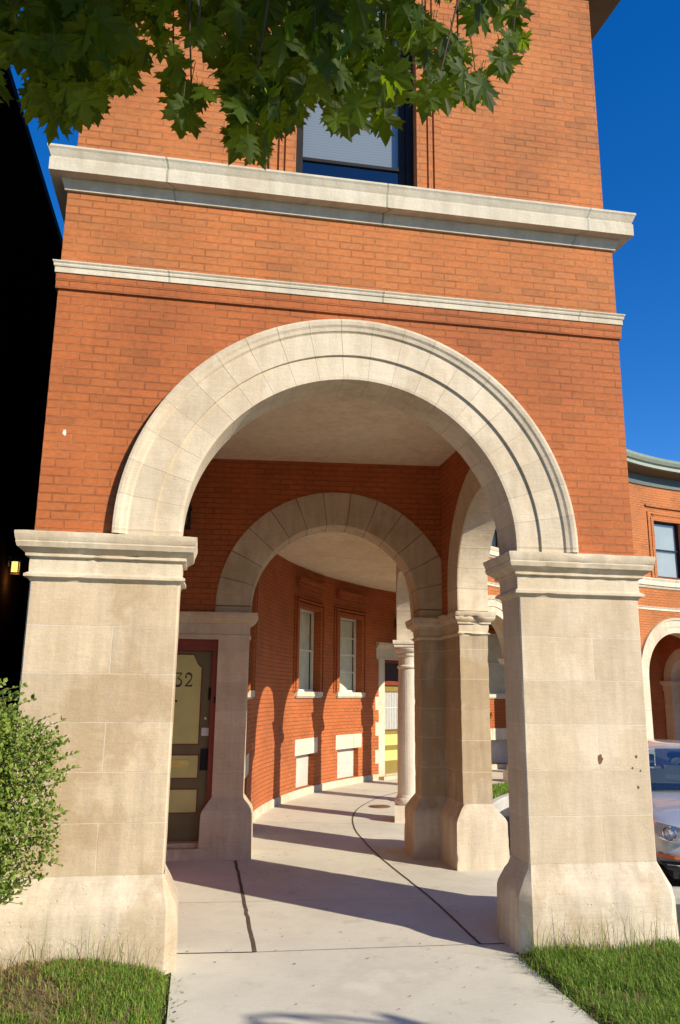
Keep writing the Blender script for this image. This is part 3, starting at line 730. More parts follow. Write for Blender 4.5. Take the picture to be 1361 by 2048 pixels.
# door 34
s0, s1 = sd(47.6), sd(52.4)
D = MB(); D.bar(FW, s0+.05, s1-.05, .10, 2.14, .12, .16, n=2); d34 = D.build('door', 'gold', B); d34['label'] = 'ochre yellow door with a curtained pane and the number 34'
m = MB()
m.bar(FW, s0+.001, s0+.05, .03, 2.729, .07, .17); m.bar(FW, s1-.05, s1-.001, .03, 2.729, .07, .17); m.bar(FW, s0+.05, s1-.05, 2.66, 2.729, .075, .17, n=2); m.bar(FW, s0+.05, s1-.05, 2.14, 2.235, .055, .17, n=2)
m.build('door_frame', 'redpaint', d34)
m = MB(); m.bar(FW, s0+.05, s1-.05, 2.235, 2.66, .125, .13); m.build('transom_pane', 'glass', d34)
m = MB(); m.bar(FW, s0+.15, s1-.15, 1.10, 1.97, .116, .119); m.build('curtained_pane', 'lace', d34)
m = MB()
for k in range(7):
    x = s0+.17+k*(s1-s0-.36)/6; m.bar(FW, x, x+.014, 1.11, 1.96, .108, .115)
m.bar(FW, s0+.15, s1-.15, 1.60, 1.615, .107, .114); m.build('curtain_fold', 'plate', d34)
m = MB()
for a, b, c1, e in ((s0+.125, s0+.15, 1.08, 1.99), (s1-.15, s1-.125, 1.08, 1.99), (s0+.15, s1-.15, 1.97, 1.99), (s0+.15, s1-.15, 1.08, 1.10)): m.bar(FW, a, b, c1, e, .105, .12)
m.build('pane_moulding', 'redpaint', d34)
for z0, z1 in ((.735, .985), (.385, .62)):
    m = MB(); m.bar(FW, s0+.16, s1-.16, z0, z1, .112, .121); m.build('door_panel', 'paleolive', d34)
for ch, x in (('3', s0+.345), ('4', s0+.475)):
    m = MB(); digits(m, ch, x, .765, .19, .110, FW); m.build('house_number', 'digit', d34)['label'] = 'dark painted figure '+ch
m = MB()
m.band(FW, s0-.36, s1+.36, [(.004, 2.732), (.02, 2.74), (.02, 2.765), (.006, 2.78), (.006, 2.98), (.03, 3.0), (.06, 3.05), (.085, 3.075), (.085, 3.13), (-.01, 3.145)], n=4)
m.bar(FW, s0-.26, s0-.002, .12, 2.73, -.004, .10); m.bar(FW, s1+.002, s1+.26, .12, 2.73, -.004, .10)
for z0 in (.36, .98, 1.56):
    m.bar(FW, s0-.40, s0-.262, z0, z0+.30, -.004, .05); m.bar(FW, s1+.262, s1+.40, z0, z0+.30, -.004, .05)
m.build('door_surround', 'stone', d34)
m = MB(); m.bar(FW, s0-.30, s1+.30, 0, .075, -.18, .2, n=4); m.bar(FW, s0, s1, .075, .10, -.02, .2); m.build('door_step', 'base', d34)

# ceiling of the arcade
m = MB()
for k in range(40):
    a, b = 1.2+75.8*k/40, 1.2+75.8*(k+1)/40
    m.poly([(*pol(11.6, a), 4.405), (*pol(9.2, a), 4.405), (*pol(9.2, b), 4.405), (*pol(11.6, b), 4.405)])
m.poly([(1.85, 4.10, 4.405), (4.45, 3.86, 4.405), (*pol(9.2, 1.2), 4.405), (*pol(11.6, 1.2), 4.405)])
m.build('arcade_ceiling', 'plaster', B)

# arcade: columns and arches towards the court
R1 = 8.93; FA = ring(R1); PITCH = 14.3; A0 = 15.0; HP = rad(PITCH/2)*R1
mw_, ma = MB(), None
def arcade(mbw, F, scs, hp, r_in, r_out, zc, zs, ztop, zback=4.42, parent=None, depth=.40):
    for sc in scs:
        mbw.arch_face(F, sc-hp, sc+hp, ztop, sc, zc, r_out-.02, zc, n=28)
        mbw.arch_face(lambda s, z, y: F(s, z, depth), sc-hp, sc+hp, zback, sc, zc, r_out-.08, zc, n=28)
        st = MB()
        ro = r_out
        st.arch_ring(F, sc, zc, zs, [(ro-.06, depth-.02), (ro-.06, depth+.012), (r_in+.008, depth+.012), (r_in, depth), (r_in, -.012), (r_in+.17, -.012), (r_in+.172, -.032), (ro-.09, -.032), (ro-.085, -.05), (ro-.03, -.07), (ro, -.07), (ro+.003, .02)], nv=13, n=40, lim=hp)
        st.build('arch_stones', 'vous', parent)
scs = [rad(A0-PITCH/2+PITCH*k)*R1 for k in range(5)]
arcade(mw_, FA, scs, HP, .935, 1.35, 2.80, 2.77, 4.42, parent=B)
aw = mw_.build('arcade_front_wall', 'brick', B)
# upper storey over the arcade
m = MB()
up_h = [(sc-.48, sc+.48, 5.30, 6.95) for sc in scs]
m.grid(FA, [rad(.2)*R1, rad(76)*R1], [4.42, 7.95], up_h, reveal=.5, maxs=.3)
m.build('upper_brick_wall', 'brick', B)
m = MB(); m.band(FA, rad(.2)*R1, rad(76)*R1, [(.0, 4.37), (.02, 4.375), (.02, 4.41), (.035, 4.43), (.045, 4.45), (-.01, 4.465)], n=36); m.build('string_course', 'band', B)
m = MB(); m.band(FA, rad(.2)*R1, rad(76)*R1, [(.0, 5.02), (.03, 5.03), (.06, 5.07), (.085, 5.08), (.085, 5.18), (.10, 5.20), (.12, 5.25), (.12, 5.27), (-.02, 5.30)], n=36); m.build('sill_cornice', 'band', B)
for a, b, c1, e in up_h: sash('window', FA, a, b, c1, e, .08, 'black', B, fw=.06, n=2)
m = MB()
m.band(FA, rad(.2)*R1, rad(76)*R1, [(.02, 7.88), (.03, 7.90), (.03, 8.22), (.10, 8.24), (.55, 8.30), (.56, 8.40), (.66, 8.55), (.68, 8.72), (-2.5, 9.2)], n=36); m.build('eaves', 'green', B)
# columns
RC = 9.13
def column(parent, deg):
    cx, cy = pol(RC, deg)
    s = MB(); s.lathe([(.203, .40), (.204, .9), (.201, 1.4), (.193, 1.9), (.181, 2.28), (.178, 2.33)], n=32)
    o = s.build('column', 'col', parent, smooth=True, loc=(cx, cy, 0)); o.rotation_euler = (0, 0, rad(-deg))
    b = MB(); b.box(-.245, .245, -.245, .245, 0, .245); b.lathe([(.245, .2455), (.252, .26), (.255, .29), (.248, .325), (.232, .345), (.222, .352), (.216, .375), (.206, .395), (.2035, .402)], n=32)
    bo = b.build('column_base', 'col', o)
    c_ = MB(); c_.lathe([(.178, 2.32), (.192, 2.333), (.205, 2.345), (.205, 2.365), (.192, 2.378), (.180, 2.388), (.178, 2.48), (.180, 2.51), (.198, 2.53), (.205, 2.55), (.198, 2.565), (.205, 2.572), (.235, 2.60), (.255, 2.64), (.255, 2.655)], n=32)
    c_.sweep([(-.23, -.23), (.23, -.23), (.23, .23), (-.23, .23)], [(-.05, 2.655), (.0, 2.656), (.012, 2.67), (.012, 2.70), (.03, 2.715), (.035, 2.74), (.035, 2.775), (-.1, 2.783)], cap_top=True, cap_bot=True)
    c_.build('column_capital', 'col', o)
    for q in (bo,): smooth_by_angle(q)
    return o
for k in range(5): column(B, A0+PITCH*k)
# end wall of the arcade wing
m = MB(); p, q = pol(8.95, 76), pol(14, 76)
m.poly([(*p, 0), (*q, 0), (*q, 8), (*p, 8)], [(0, 0), (5.05, 0), (5.05, 8), (0, 8)]); m.build('end_wall', 'brick', B)

# ================================================================== the far building across the court
FBD = thing('far_brick_building', 'red brick building with green eaves across the court, behind the silver car', 'building', (*pol(8.93, 76, C2), 0))
class Off:                                     # parts are built in world coordinates, then shifted under the empty
    pass
def under(o, parent):
    o.parent = parent; o.matrix_parent_inverse = Matrix.Translation(-Vector(parent.location)); return o
R2 = 8.93; FC = ring(R2, C2); s2 = lambda deg: rad(deg)*R2
sc2 = s2(76.3)
m = MB()
m.arch_face(FC, s2(62), s2(108), 4.30, sc2, 2.42, 1.66, 0.0, n=36)
m.arch_face(lambda s, z, y: FC(s, z, .45), s2(62), s2(108), 4.30, sc2, 2.42, 1.3, 0.0, n=36)
m.grid(FC, [s2(62), s2(108)], [4.30, 7.90], [(s2(72.5), s2(79.0), 5.20, 6.82), (s2(86), s2(92.5), 5.20, 6.82)], reveal=.5)
bwall = under(m.build('brick_wall', 'brick', None), FBD)
m = MB(); m.arch_ring(FC, sc2, 2.42, 0.0, [(1.27, .46), (1.25, .45), (1.25, -.012), (1.42, -.012), (1.422, -.03), (1.59, -.03), (1.60, -.06), (1.66, -.075), (1.665, .02)], nv=15, n=48); under(m.build('arch_stones', 'vous', None), FBD)
m = MB(); m.band(FC, s2(62), s2(108), [(.0, 4.255), (.022, 4.26), (.022, 4.31), (.045, 4.34), (-.01, 4.36)], n=30); under(m.build('string_course', 'band', None), FBD)
m = MB(); m.band(FC, s2(62), s2(108), [(.0, 4.86), (.03, 4.87), (.06, 4.93), (.09, 4.94), (.09, 5.06), (.12, 5.12), (.12, 5.14), (-.02, 5.17)], n=30); under(m.build('sill_cornice', 'band', None), FBD)
for a, b in ((72.5, 79.0), (86, 92.5)):
    wnd = under(sash('window', FC, s2(a), s2(b), 5.19, 6.82, .09, 'black', None, backing=('panel', .0), fw=.055, n=2, glass='seeglass'), FBD)
    t_ = MB()
    x0, x1 = s2(a), s2(b)
    for p0, p1, pr in ((.0, .10, .018), (.19, .24, .03)):
        t_.bar(FC, x0-p1, x0-p0-.001, 5.17, 6.82+p1, -pr, .006); t_.bar(FC, x1+p0+.001, x1+p1, 5.17, 6.82+p1, -pr, .006)
    t_.bar(FC, x0, x1, 6.822, 6.98, -.018, .006, n=3); t_.bar(FC, x0-.06, x1+.06, 6.982, 7.01, -.04, .006, n=3); t_.bar(FC, x0-.30, x1+.30, 7.20, 7.25, -.05, .006, n=3)
    under(t_.build('brick_surround', 'brick', None), wnd); bpy.context.view_layer.update()
m = MB(); m.band(FC, s2(60), s2(108), [(.0, 7.80), (.04, 7.81), (.04, 8.09), (.06, 8.10)], n=34); under(m.build('green_frieze', 'green', None), FBD)
m = MB(); m.band(FC, s2(60), s2(108), [(.04, 8.10), (.46, 8.17), (.46, 8.19)], n=34); under(m.build('eaves_soffit', 'soffit', None), FBD)
m = MB(); m.band(FC, s2(60), s2(108), [(.46, 8.185), (.49, 8.19), (.49, 8.215), (.47, 8.22), (.47, 8.29), (.53, 8.32), (.58, 8.40), (.60, 8.47), (.50, 8.49), (.40, 8.46)], n=34); under(m.build('gutter', 'palegreen', None), FBD)
m = MB(); m.band(FC, s2(60), s2(108), [(.50, 8.49), (-2.2, 9.1)], n=34); under(m.build('roof', 'roof', None), FBD)
FCI = ring(11.0, C2)
m = MB(); m.grid(FCI, [rad(60)*11, rad(108)*11], [0, 4.4], []); under(m.build('inner_brick_wall', 'brick_in', None), FBD)
m = MB()
for k in range(16):
    a, b = 62+46*k/16, 62+46*(k+1)/16
    m.poly([(*pol(11.0, a, C2), 4.2), (*pol(9.3, a, C2), 4.2), (*pol(9.3, b, C2), 4.2), (*pol(11.0, b, C2), 4.2)])
under(m.build('arcade_ceiling', 'plaster', None), FBD)
# cross arch inside it
th = rad(83.2); er = Vector((-cos(th), sin(th))); et = Vector((sin(th), cos(th)))
def FX(s, z, y): return (C2[0]+er.x*s+et.x*y, C2[1]+er.y*s+et.y*y, z)
m = MB(); m.arch_face(FX, 9.35, 11.0, 4.2, 10.0, 2.42, .9, 0.0); under(m.build('cross_wall', 'brick_in', None), FBD)
m = MB(); m.arch_ring(FX, 10.0, 2.42, 2.40, [(.60, .4), (.60, -.012), (.92, -.014), (.92, .02)], nv=11, n=32); under(m.build('arch_stones', 'vous', None), FBD)
m = MB(); px_ = [FX(10.6, 0, -.02)[:2], FX(10.95, 0, -.02)[:2], FX(10.95, 0, .4)[:2], FX(10.6, 0, .4)[:2]]
m.sweep(px_[::-1] if (Vector(px_[1])-Vector(px_[0])).cross(Vector((*(Vector(px_[2])-Vector(px_[1])),))) < 0 else px_, [(0, 0), (0, 2.10), (.02, 2.12), (.02, 2.25), (.09, 2.36), (.09, 2.41)], cap_top=True)
under(m.build('pier', 'ashlar', None), FBD)

# ================================================================== neighbour on the left, a dark brick flank
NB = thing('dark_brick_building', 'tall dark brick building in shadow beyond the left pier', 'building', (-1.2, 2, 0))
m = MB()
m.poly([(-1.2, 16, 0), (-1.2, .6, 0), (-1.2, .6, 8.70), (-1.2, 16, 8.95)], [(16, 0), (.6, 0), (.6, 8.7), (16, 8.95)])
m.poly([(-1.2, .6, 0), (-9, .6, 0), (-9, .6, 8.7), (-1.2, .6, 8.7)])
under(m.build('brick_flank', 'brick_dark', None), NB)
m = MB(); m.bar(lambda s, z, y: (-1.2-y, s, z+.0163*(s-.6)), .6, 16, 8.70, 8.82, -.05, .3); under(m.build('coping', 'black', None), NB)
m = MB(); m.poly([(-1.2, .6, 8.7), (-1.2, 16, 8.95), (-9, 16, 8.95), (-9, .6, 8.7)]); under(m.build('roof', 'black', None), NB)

# ================================================================== lanterns
t = NT('lantern_glow'); em = t.n('ShaderNodeEmission'); em.inputs[0].default_value = (1.0, .50, .10, 1); em.inputs[1].default_value = 1.7; t.l(em.outputs[0], t.out.inputs[0]); M['glow'] = t.m
t = NT('amber_glass'); M['amberglass'] = t.done((.30, .20, .07), .15, None)
def lantern(label, loc, rz, body='iron', glow=None, k=1.0, group=None):
    r_ = thing('wall_lantern', label, 'lantern', loc, rz)
    m = MB(); m.box(-.05*k, .05*k, -.02, .0, -.06*k, .10*k); m.box(-.014*k, .014*k, -.11*k, -.02, .03*k, .058*k); m.build('bracket', body, r_)
    w_ = .055*k
    m = MB()
    for sx in (-1, 1):
        for sy in (-1, 1): m.box(sx*w_-.008*k, sx*w_+.008*k, -.12*k+sy*w_-.008*k, -.12*k+sy*w_+.008*k, -.155*k, .015*k)
    m.box(-w_-.01*k, w_+.01*k, -.12*k-w_-.01*k, -.12*k+w_+.01*k, -.172*k, -.152*k)
    m.sweep([(-w_-.02*k, -.12*k-w_-.02*k), (w_+.02*k, -.12*k-w_-.02*k), (w_+.02*k, -.12*k+w_+.02*k), (-w_-.02*k, -.12*k+w_+.02*k)], [(0, .012*k), (0, .025*k), (-.055*k, .075*k), (-.06*k, .09*k)], cap_top=True, cap_bot=True)
    m.build('cage', body, r_)
    m = MB(); m.box(-w_+.009*k, w_-.009*k, -.12*k-w_+.009*k, -.12*k+w_-.009*k, -.15*k, .010*k); m.build('lantern_glass', glow or 'amberglass', r_)
    return r_
ln = lantern('small lit lantern glowing amber on the dark brick flank', (-1.2, 4.43, 3.53), rad(90), 'iron', 'glow', k=.85)
ll = bpy.data.lights.new('lantern_light', 'POINT'); ll.energy = 3.0; ll.color = (1.0, .38, .10); ll.shadow_soft_size = .04
lo = bpy.data.objects.new('lantern_light', ll); COL.objects.link(lo); lo.parent = ln; lo.location = (0, -.12, -.24)
yb = 3.88-.09*(1.04-1.9)
lantern('dark unlit lantern on the porch wall beside the second arch', (1.03, yb-.005, 4.19), rad(-5), k=1.35)
p_ = FW(sd(50.0), 3.62, -.005); lantern('dark unlit lantern on the curved wall above the ochre door', p_, rad(90)-rad(50.0)+rad(0), k=1.3)

# rusty round cover in the walk
m = MB(); m.lathe([(.0, .012), (.15, .012), (.185, .010), (.19, .0)], n=28)
for k in range(3): m.lathe([(.05+.04*k, .012), (.055+.04*k, .0155), (.06+.04*k, .0155), (.065+.04*k, .012)], n=28)
tag(m.build('valve_cover', 'rust', None, loc=(4.54, 8.05, .002)), 'round rusty iron cover set in the curved walk', 'cover')

# ================================================================== silver car at the kerb
M['carpaint'] = None
t = NT('silver_paint'); nz = t.noise(t.coord('Object'), 900, 1)
M['carpaint'] = t.done(t.mix(1.0, (.50, .53, .58), t.ramp(nz, [(.3, .9), (.7, 1.1)]), 'MULTIPLY'), .38, None, Metallic=.5, Coat_Weight=1.0, Coat_Roughness=.03)
t = NT('car_glass'); M['carglass'] = t.done((.012, .03, .07), .03, None, IOR=2.3)
t = NT('car_window_glass'); t.t.nodes.remove(t.b)
gl_ = t.n('ShaderNodeBsdfGlossy'); gl_.inputs['Roughness'].default_value = .02; gl_.inputs[0].default_value = (.9, .95, 1, 1)
tr_ = t.n('ShaderNodeBsdfTransparent'); tr_.inputs[0].default_value = (.62, .70, .66, 1); lw_ = t.n('ShaderNodeLayerWeight'); lw_.inputs[0].default_value = .5
fo_ = t.math('ADD', t.math('MULTIPLY', t.math('POWER', lw_.outputs['Facing'], 2.5), .8), .14); ms_ = t.n('ShaderNodeMixShader')
t.l(fo_, ms_.inputs[0]); t.l(tr_.outputs[0], ms_.inputs[1]); t.l(gl_.outputs[0], ms_.inputs[2]); t.l(ms_.outputs[0], t.out.inputs[0]); M['carsee'] = t.m
M['seat'] = plain('seat_cloth', (.16, .15, .13), .9, .1)
t = NT('chrome'); M['chrome'] = t.done((.75, .75, .77), .12, None, Metallic=1.0)
t = NT('headlamp_glass'); M['lampglass'] = t.done((.62, .65, .70), .08, None, Metallic=.45, Coat_Weight=1.0)
M['amber'] = plain('amber_reflector', (.75, .14, .01), .25, .2, 60)
M['tyre'] = plain('tyre_rubber', (.015, .015, .016), .8, .2, 30)
M['trim'] = plain('black_plastic', (.014, .014, .016), .5, .2, 30)
CAR = thing('parked_car', 'silver parked car seen behind the right stone pier', 'car', (7.10, 2.02, -.15), rad(-17))
def car():
    # stations along y (0 = nose): half width, sill z, shoulder z, bonnet edge z, centre z
    st = [(-.02, .62, .34, .50, .60, .62), (.06, .72, .24, .50, .68, .70), (.22, .81, .20, .54, .735, .765), (.55, .87, .19, .60, .80, .84), (1.0, .895, .19, .66, .87, .915), (1.28, .905, .19, .70, .92, .965),
          (2.0, .91, .19, .72, .94, .95), (3.2, .91, .19, .73, .96, .97), (3.9, .895, .20, .75, .99, 1.02), (4.4, .86, .24, .76, .98, 1.01), (4.68, .78, .32, .70, .90, .93), (4.76, .66, .42, .62, .74, .76)]
    b = MB(); rows = []
    for (y, w_, zs_, zsh, ze, zc_) in st:
        h_ = [(w_*.93, zs_), (w_, zs_+.10), (w_*1.0, zsh), (w_*.985, (zsh+ze)/2+.02), (w_*.90, ze-.005), (w_*.72, ze+(zc_-ze)*.5), (w_*.38, zc_-.004), (0, zc_)]
        rows.append([(-a, y, z) for a, z in h_]+[(a, y, z) for a, z in reversed(h_[:-1])])
    for p, q in zip(rows, rows[1:]):
        for i in range(len(p)-1): b.poly([p[i], p[i+1], q[i+1], q[i]])
        b.poly([p[-1], p[0], q[0], q[-1]])
    b.poly(rows[0]); b.poly(rows[-1][::-1])
    # roof
    rs = [(1.93, .60, 1.385), (2.05, .615, 1.425), (2.6, .63, 1.462), (3.1, .62, 1.455), (3.5, .60, 1.41), (3.62, .585, 1.38)]
    rr = [[(-w_, y, z-.045), (-w_*.93, y, z-.012), (-w_*.5, y, z+.012), (0, y, z+.02), (w_*.5, y, z+.012), (w_*.93, y, z-.012), (w_, y, z-.045)] for y, w_, z in rs]
    for p, q in zip(rr, rr[1:]):
        for i in range(6): b.poly([p[i], p[i+1], q[i+1], q[i]])
    body = b.build('body', 'carpaint', CAR, weld=True, smooth=True)
    sub = body.modifiers.new('sub', 'SUBSURF'); sub.levels = 2; sub.render_levels = 2
    m = MB()
    lo_ = [(-.76, 1.22, .935), (-.4, 1.10, .955), (0, 1.06, .965), (.4, 1.10, .955), (.76, 1.22, .935)]; hi = [(-.575, 1.93, 1.355), (-.3, 1.90, 1.39), (0, 1.89, 1.398), (.3, 1.90, 1.39), (.575, 1.93, 1.355)]
    mid = [((a[0]+b_[0])/2*1.01, (a[1]+b_[1])/2-.03, (a[2]+b_[2])/2+.02) for a, b_ in zip(lo_, hi)]
    for p, q in ((lo_, mid), (mid, hi)):
        for i in range(4): m.poly([p[i], p[i+1], q[i+1], q[i]])
    m.build('windscreen', 'carsee', CAR, weld=True, smooth=True)
    m = MB()
    for i, (a, b_) in enumerate(((lo_[0], hi[0]), (lo_[4], hi[4]))): m = MB(); m.tube([a, ((a[0]+b_[0])/2*1.01, (a[1]+b_[1])/2-.03, (a[2]+b_[2])/2+.02), b_], .035, 6); m.build('windscreen_pillar', 'carpaint', CAR, smooth=True)
    m = MB(); m.poly([(-.56, 3.62, 1.36), (.56, 3.62, 1.36), (.72, 4.15, 1.03), (-.72, 4.15, 1.03)]); m.build('rear_window', 'carsee', CAR)
    for sx in (-1, 1):
        m = MB(); m.poly([(sx*.80, 1.35, .95), (sx*.60, 1.98, 1.36), (sx*.605, 3.4, 1.36), (sx*.80, 3.95, 1.0), (sx*.845, 2.6, .96)]); m.build('side_window', 'carsee', CAR)
        m = MB(); m.box(-.10, .10, -.04, .06, -.06, .06); o = m.build('wing_mirror', 'carpaint', CAR, weld=True, loc=(sx*.98, 1.55, 1.0)); mo = o.modifiers.new('bev', 'BEVEL'); mo.width = .03; mo.segments = 3
        # headlamp: housing with two round lenses
        m = MB()
        pts = [(.40, -.012, .565), (.42, .0, .655), (.56, .07, .690), (.72, .21, .715), (.775, .34, .70), (.775, .27, .61), (.70, .10, .545), (.55, .012, .525)]
        m.poly([(sx*a*1.03, b_-.095, c1) for a, b_, c1 in pts]); m.poly([(sx*a, b_+.05, c1) for a, b_, c1 in pts])
        for i in range(len(pts)):
            j = (i+1) % len(pts); m.poly([(sx*pts[i][0]*1.03, pts[i][1]-.095, pts[i][2]), (sx*pts[j][0]*1.03, pts[j][1]-.095, pts[j][2]), (sx*pts[j][0], pts[j][1]+.05, pts[j][2]), (sx*pts[i][0], pts[i][1]+.05, pts[i][2])])
        hl = m.build('headlamp', 'lampglass', CAR)
        for cx, cy, cz, rr_ in ((.650, -.015, .622, .075), (.50, -.09, .605, .055)):
            m = MB(); m.lathe([(rr_, .0), (rr_, .03), (rr_*.86, .036), (rr_*.80, .015)], n=24); q = m.build('lamp_ring', 'chrome', hl, loc=(sx*cx, cy-.035, cz)); q.rotation_euler = (rad(90), 0, rad(sx*24))
            m = MB(); m.lathe([(rr_*.80, .012), (rr_*.6, .03), (0, .045)], n=24); q = m.build('lamp_lens', 'lampglass', hl, loc=(sx*cx, cy-.035, cz), smooth=True); q.rotation_euler = (rad(90), 0, rad(sx*24))
        m = MB(); pts = [(.44, -.035, .355), (.62, .0, .355), (.74, .075, .36), (.80, .18, .37)]
        for (a, b_) in zip(pts, pts[1:]):
            m.poly([(sx*a[0], a[1]-.05, a[2]), (sx*b_[0], b_[1]-.05, b_[2]), (sx*b_[0], b_[1]-.05, b_[2]+.030), (sx*a[0], a[1]-.05, a[2]+.035)])
        m.build('side_reflector', 'amber', CAR)
        m = MB()
        q0 = [(.36, -.045, .235), (.58, -.025, .225), (.70, .03, .25), (.76, .085, .325), (.62, -.02, .335), (.42, -.05, .335)]
        m.poly([(sx*a, b_-.05, c1) for a, b_, c1 in q0]); m.build('fog_grille', 'trim', CAR)
        m = MB()
        for z_ in (.262, .292): m.tube([(sx*.39, -.075, z_), (sx*.58, -.055, z_), (sx*.69, -.005, z_+.003)], .006, 6)
        m.build('grille_slat', 'plate', CAR)
        for y in (.86, 3.62):
            m = MB(); m.lathe([(.20, -.10), (.295, -.10), (.318, -.075), (.32, .0), (.318, .075), (.295, .10), (.20, .10)], n=32); o = m.build('wheel', 'tyre', CAR, smooth=True, loc=(sx*.80, y, .32)); o.rotation_euler = (0, rad(90*sx), 0)
            m = MB(); m.lathe([(.205, .085), (.19, .095), (.18, .05), (.06, .06), (.05, .085), (0, .09)], n=30); m.build('rim', 'chrome', o)
    m = MB(); m.poly([(-.36, -.036, .50), (.36, -.036, .50), (.34, -.052, .62), (-.34, -.052, .62)])
    for k in range(4): m.box(-.35, .35, -.06, -.035, .515+k*.026, .523+k*.026)
    m.build('radiator_grille', 'trim', CAR)
    m = MB(); m.tube([(-.38, -.045, .495), (-.35, -.06, .63), (.35, -.06, .63), (.38, -.045, .495)], .012, 8); m.build('grille_surround', 'chrome', CAR)
    m = MB(); m.box(-.33, .33, -.075, -.03, .22, .33); m.build('lower_grille', 'trim', CAR)
    for sx in (-1, 1):
        for y0, zz in ((2.05, 1.12), (3.05, 1.10)):
            m = MB(); m.box(sx*.37-.25, sx*.37+.25, y0, y0+.13, .90, zz); m.box(sx*.37-.13, sx*.37+.13, y0+.03, y0+.12, zz+.03, zz+.19); m.box(sx*.37-.02, sx*.37+.02, y0+.06, y0+.09, zz-.02, zz+.05)
            o = m.build('seat_back', 'seat', CAR); mo = o.modifiers.new('bev', 'BEVEL'); mo.width = .035; mo.segments = 3
    m = MB(); m.tube([(sx_*.17+.37, 1.62+.05*abs(sx_), .93+.17*cz_) for sx_, cz_ in [(cos(2*pi*k/16), sin(2*pi*k/16)) for k in range(17)]], .014, 6); m.build('steering_wheel', 'trim', CAR, smooth=True)
    m = MB(); m.box(-.70, .70, 1.20, 1.62, .93, .985); o = m.build('dashboard', 'trim', CAR)
    m = MB(); m.box(-.10, .10, 1.93, 1.96, 1.285, 1.345); m.build('rear_view_mirror', 'trim', CAR)
    m = MB(); m.box(-.62, .62, .05, 4.6, .14, .26); m.build('underbody', 'trim', CAR)
car()
m = MB(); m.sweep([(-.55, -.09), (.55, -.09), (.55, .09), (-.55, .09)], [(.0, 0), (.0, .06), (-.02, .12), (-.05, .14)], cap_top=True)
ws = m.build('wheel_stop', 'kerb', None, loc=(6.62, 1.78, -.149)); ws.rotation_euler = (0, 0, rad(-17)); tag(ws, 'low concrete wheel stop in front of the silver car', 'wheel stop')

# ================================================================== greenery
def leaf_mat(name, c1, c2, trans, tw=.45, rough=.42, spec=.3):
    t = NT(name); t.t.nodes.remove(t.b); ob = t.coord('Object'); gi = t.n('ShaderNodeNewGeometry')
    col = t.mix(gi.outputs['Random Per Island'], c1, c2)
    col = t.mix(1.0, col, t.ramp(t.noise(ob, 40, 3), [(.3, .8), (.7, 1.2)]), 'MULTIPLY')
    p_ = t.n('ShaderNodeBsdfPrincipled'); t.l(col, p_.inputs['Base Color']); p_.inputs['Roughness'].default_value = rough; p_.inputs['Specular IOR Level'].default_value = spec
    tl = t.n('ShaderNodeBsdfTranslucent'); tl.inputs[0].default_value = (*trans, 1)
    mx = t.n('ShaderNodeMixShader'); mx.inputs[0].default_value = tw
    t.l(p_.outputs[0], mx.inputs[1]); t.l(tl.outputs[0], mx.inputs[2]); t.l(mx.outputs[0], t.out.inputs[0])
    return t.m
M['maple'] = leaf_mat('maple_leaf', (.008, .019, .002), (.050, .088, .007), (.30, .42, .012), .45, .5, spec=.16)
M['hedge'] = leaf_mat('hedge_leaf', (.10, .18, .022), (.25, .30, .045), (.16, .22, .03), .3, .5)
M['grass'] = leaf_mat('grass_blade', (.085, .20, .020), (.27, .40, .050), (.18, .27, .03), .35, .6)
M['drygrass'] = leaf_mat('dry_grass', (.36, .25, .10), (.26, .20, .07), (.2, .15, .05), .3, .7)
M['bark'] = plain('bark', (.055, .045, .035), .95, .4, 20, .6)
M['twig'] = plain('twig', (.07, .045, .03), .8, .3, 30)

half = [(0, 0), (.08, .0), (.20, -.07), (.24, .0), (.34, .03), (.25, .10), (.22, .17), (.30, .20), (.42, .20), (.50, .29), (.64, .33), (.51, .40), (.49, .47), (.56, .60), (.42, .56), (.33, .60), (.19, .50), (.18, .63), (.30, .79), (.17, .78), (.11, .90), (0, 1.10)]
def leaf(mb, o, up, nrm, size, curl):
    """maple leaf with base at o, tip along up; nrm = facing"""
    up = up.normalized(); rt = up.cross(nrm).normalized(); nn = rt.cross(up).normalized()
    def P(x, y): return o+rt*(x*size)+up*(y*size)+nn*(size*(-curl*.55*abs(x)-curl*.35*y*y+.03*sin(9*x+7*y)))
    i0 = len(mb.v)
    pr = half; pl_ = [(-x, y) for x, y in reversed(half[1:-1])]
    pts = pr+pl_; c_ = (0, .36)
    mb.v.append(tuple(P(*c_))); 
    for q in pts: mb.v.append(tuple(P(*q)))
    n = len(pts)
    for k in range(n):
        mb.f.append((i0, i0+1+k, i0+1+(k+1) % n)); mb.uv += [(0, 0)]*3; mb.mi.append(0)
    # stalk
    s0_ = o; s1_ = o-up*size*.5+nn*size*.12; q = rt*size*.012
    mb.poly([s0_-q, s0_+q, s1_+q, s1_-q], [(0, 0)]*4)
TREE = thing('maple_tree', 'maple tree with dark lobed leaves hanging over the front of the arch', 'tree', (3.9, -9.2, -.1))
TV = Vector(TREE.location)
edge = [(.15, 3.36), (.35, 3.33), (.55, 3.38), (.715, 3.369), (.762, 3.41), (.816, 3.372), (.904, 3.379), (.964, 3.441), (1.017, 3.43), (1.095, 3.465), (1.149, 3.458), (1.167, 3.418), (1.197, 3.362), (1.232, 3.411), (1.288, 3.375), (1.33, 3.357), (1.372, 3.321), (1.413, 3.353), (1.435, 3.428), (1.494, 3.461), (1.535, 3.508), (1.579, 3.473), (1.637, 3.46), (1.71, 3.497), (1.761, 3.483), (1.798, 3.547), (1.844, 3.601), (1.889, 3.581), (1.92, 3.591), (1.967, 3.632), (2.051, 3.616), (2.108, 3.672), (2.127, 3.754), (2.183, 3.826), (2.206, 3.912), (2.193, 4.002), (2.20, 4.2), (2.25, 4.6)]
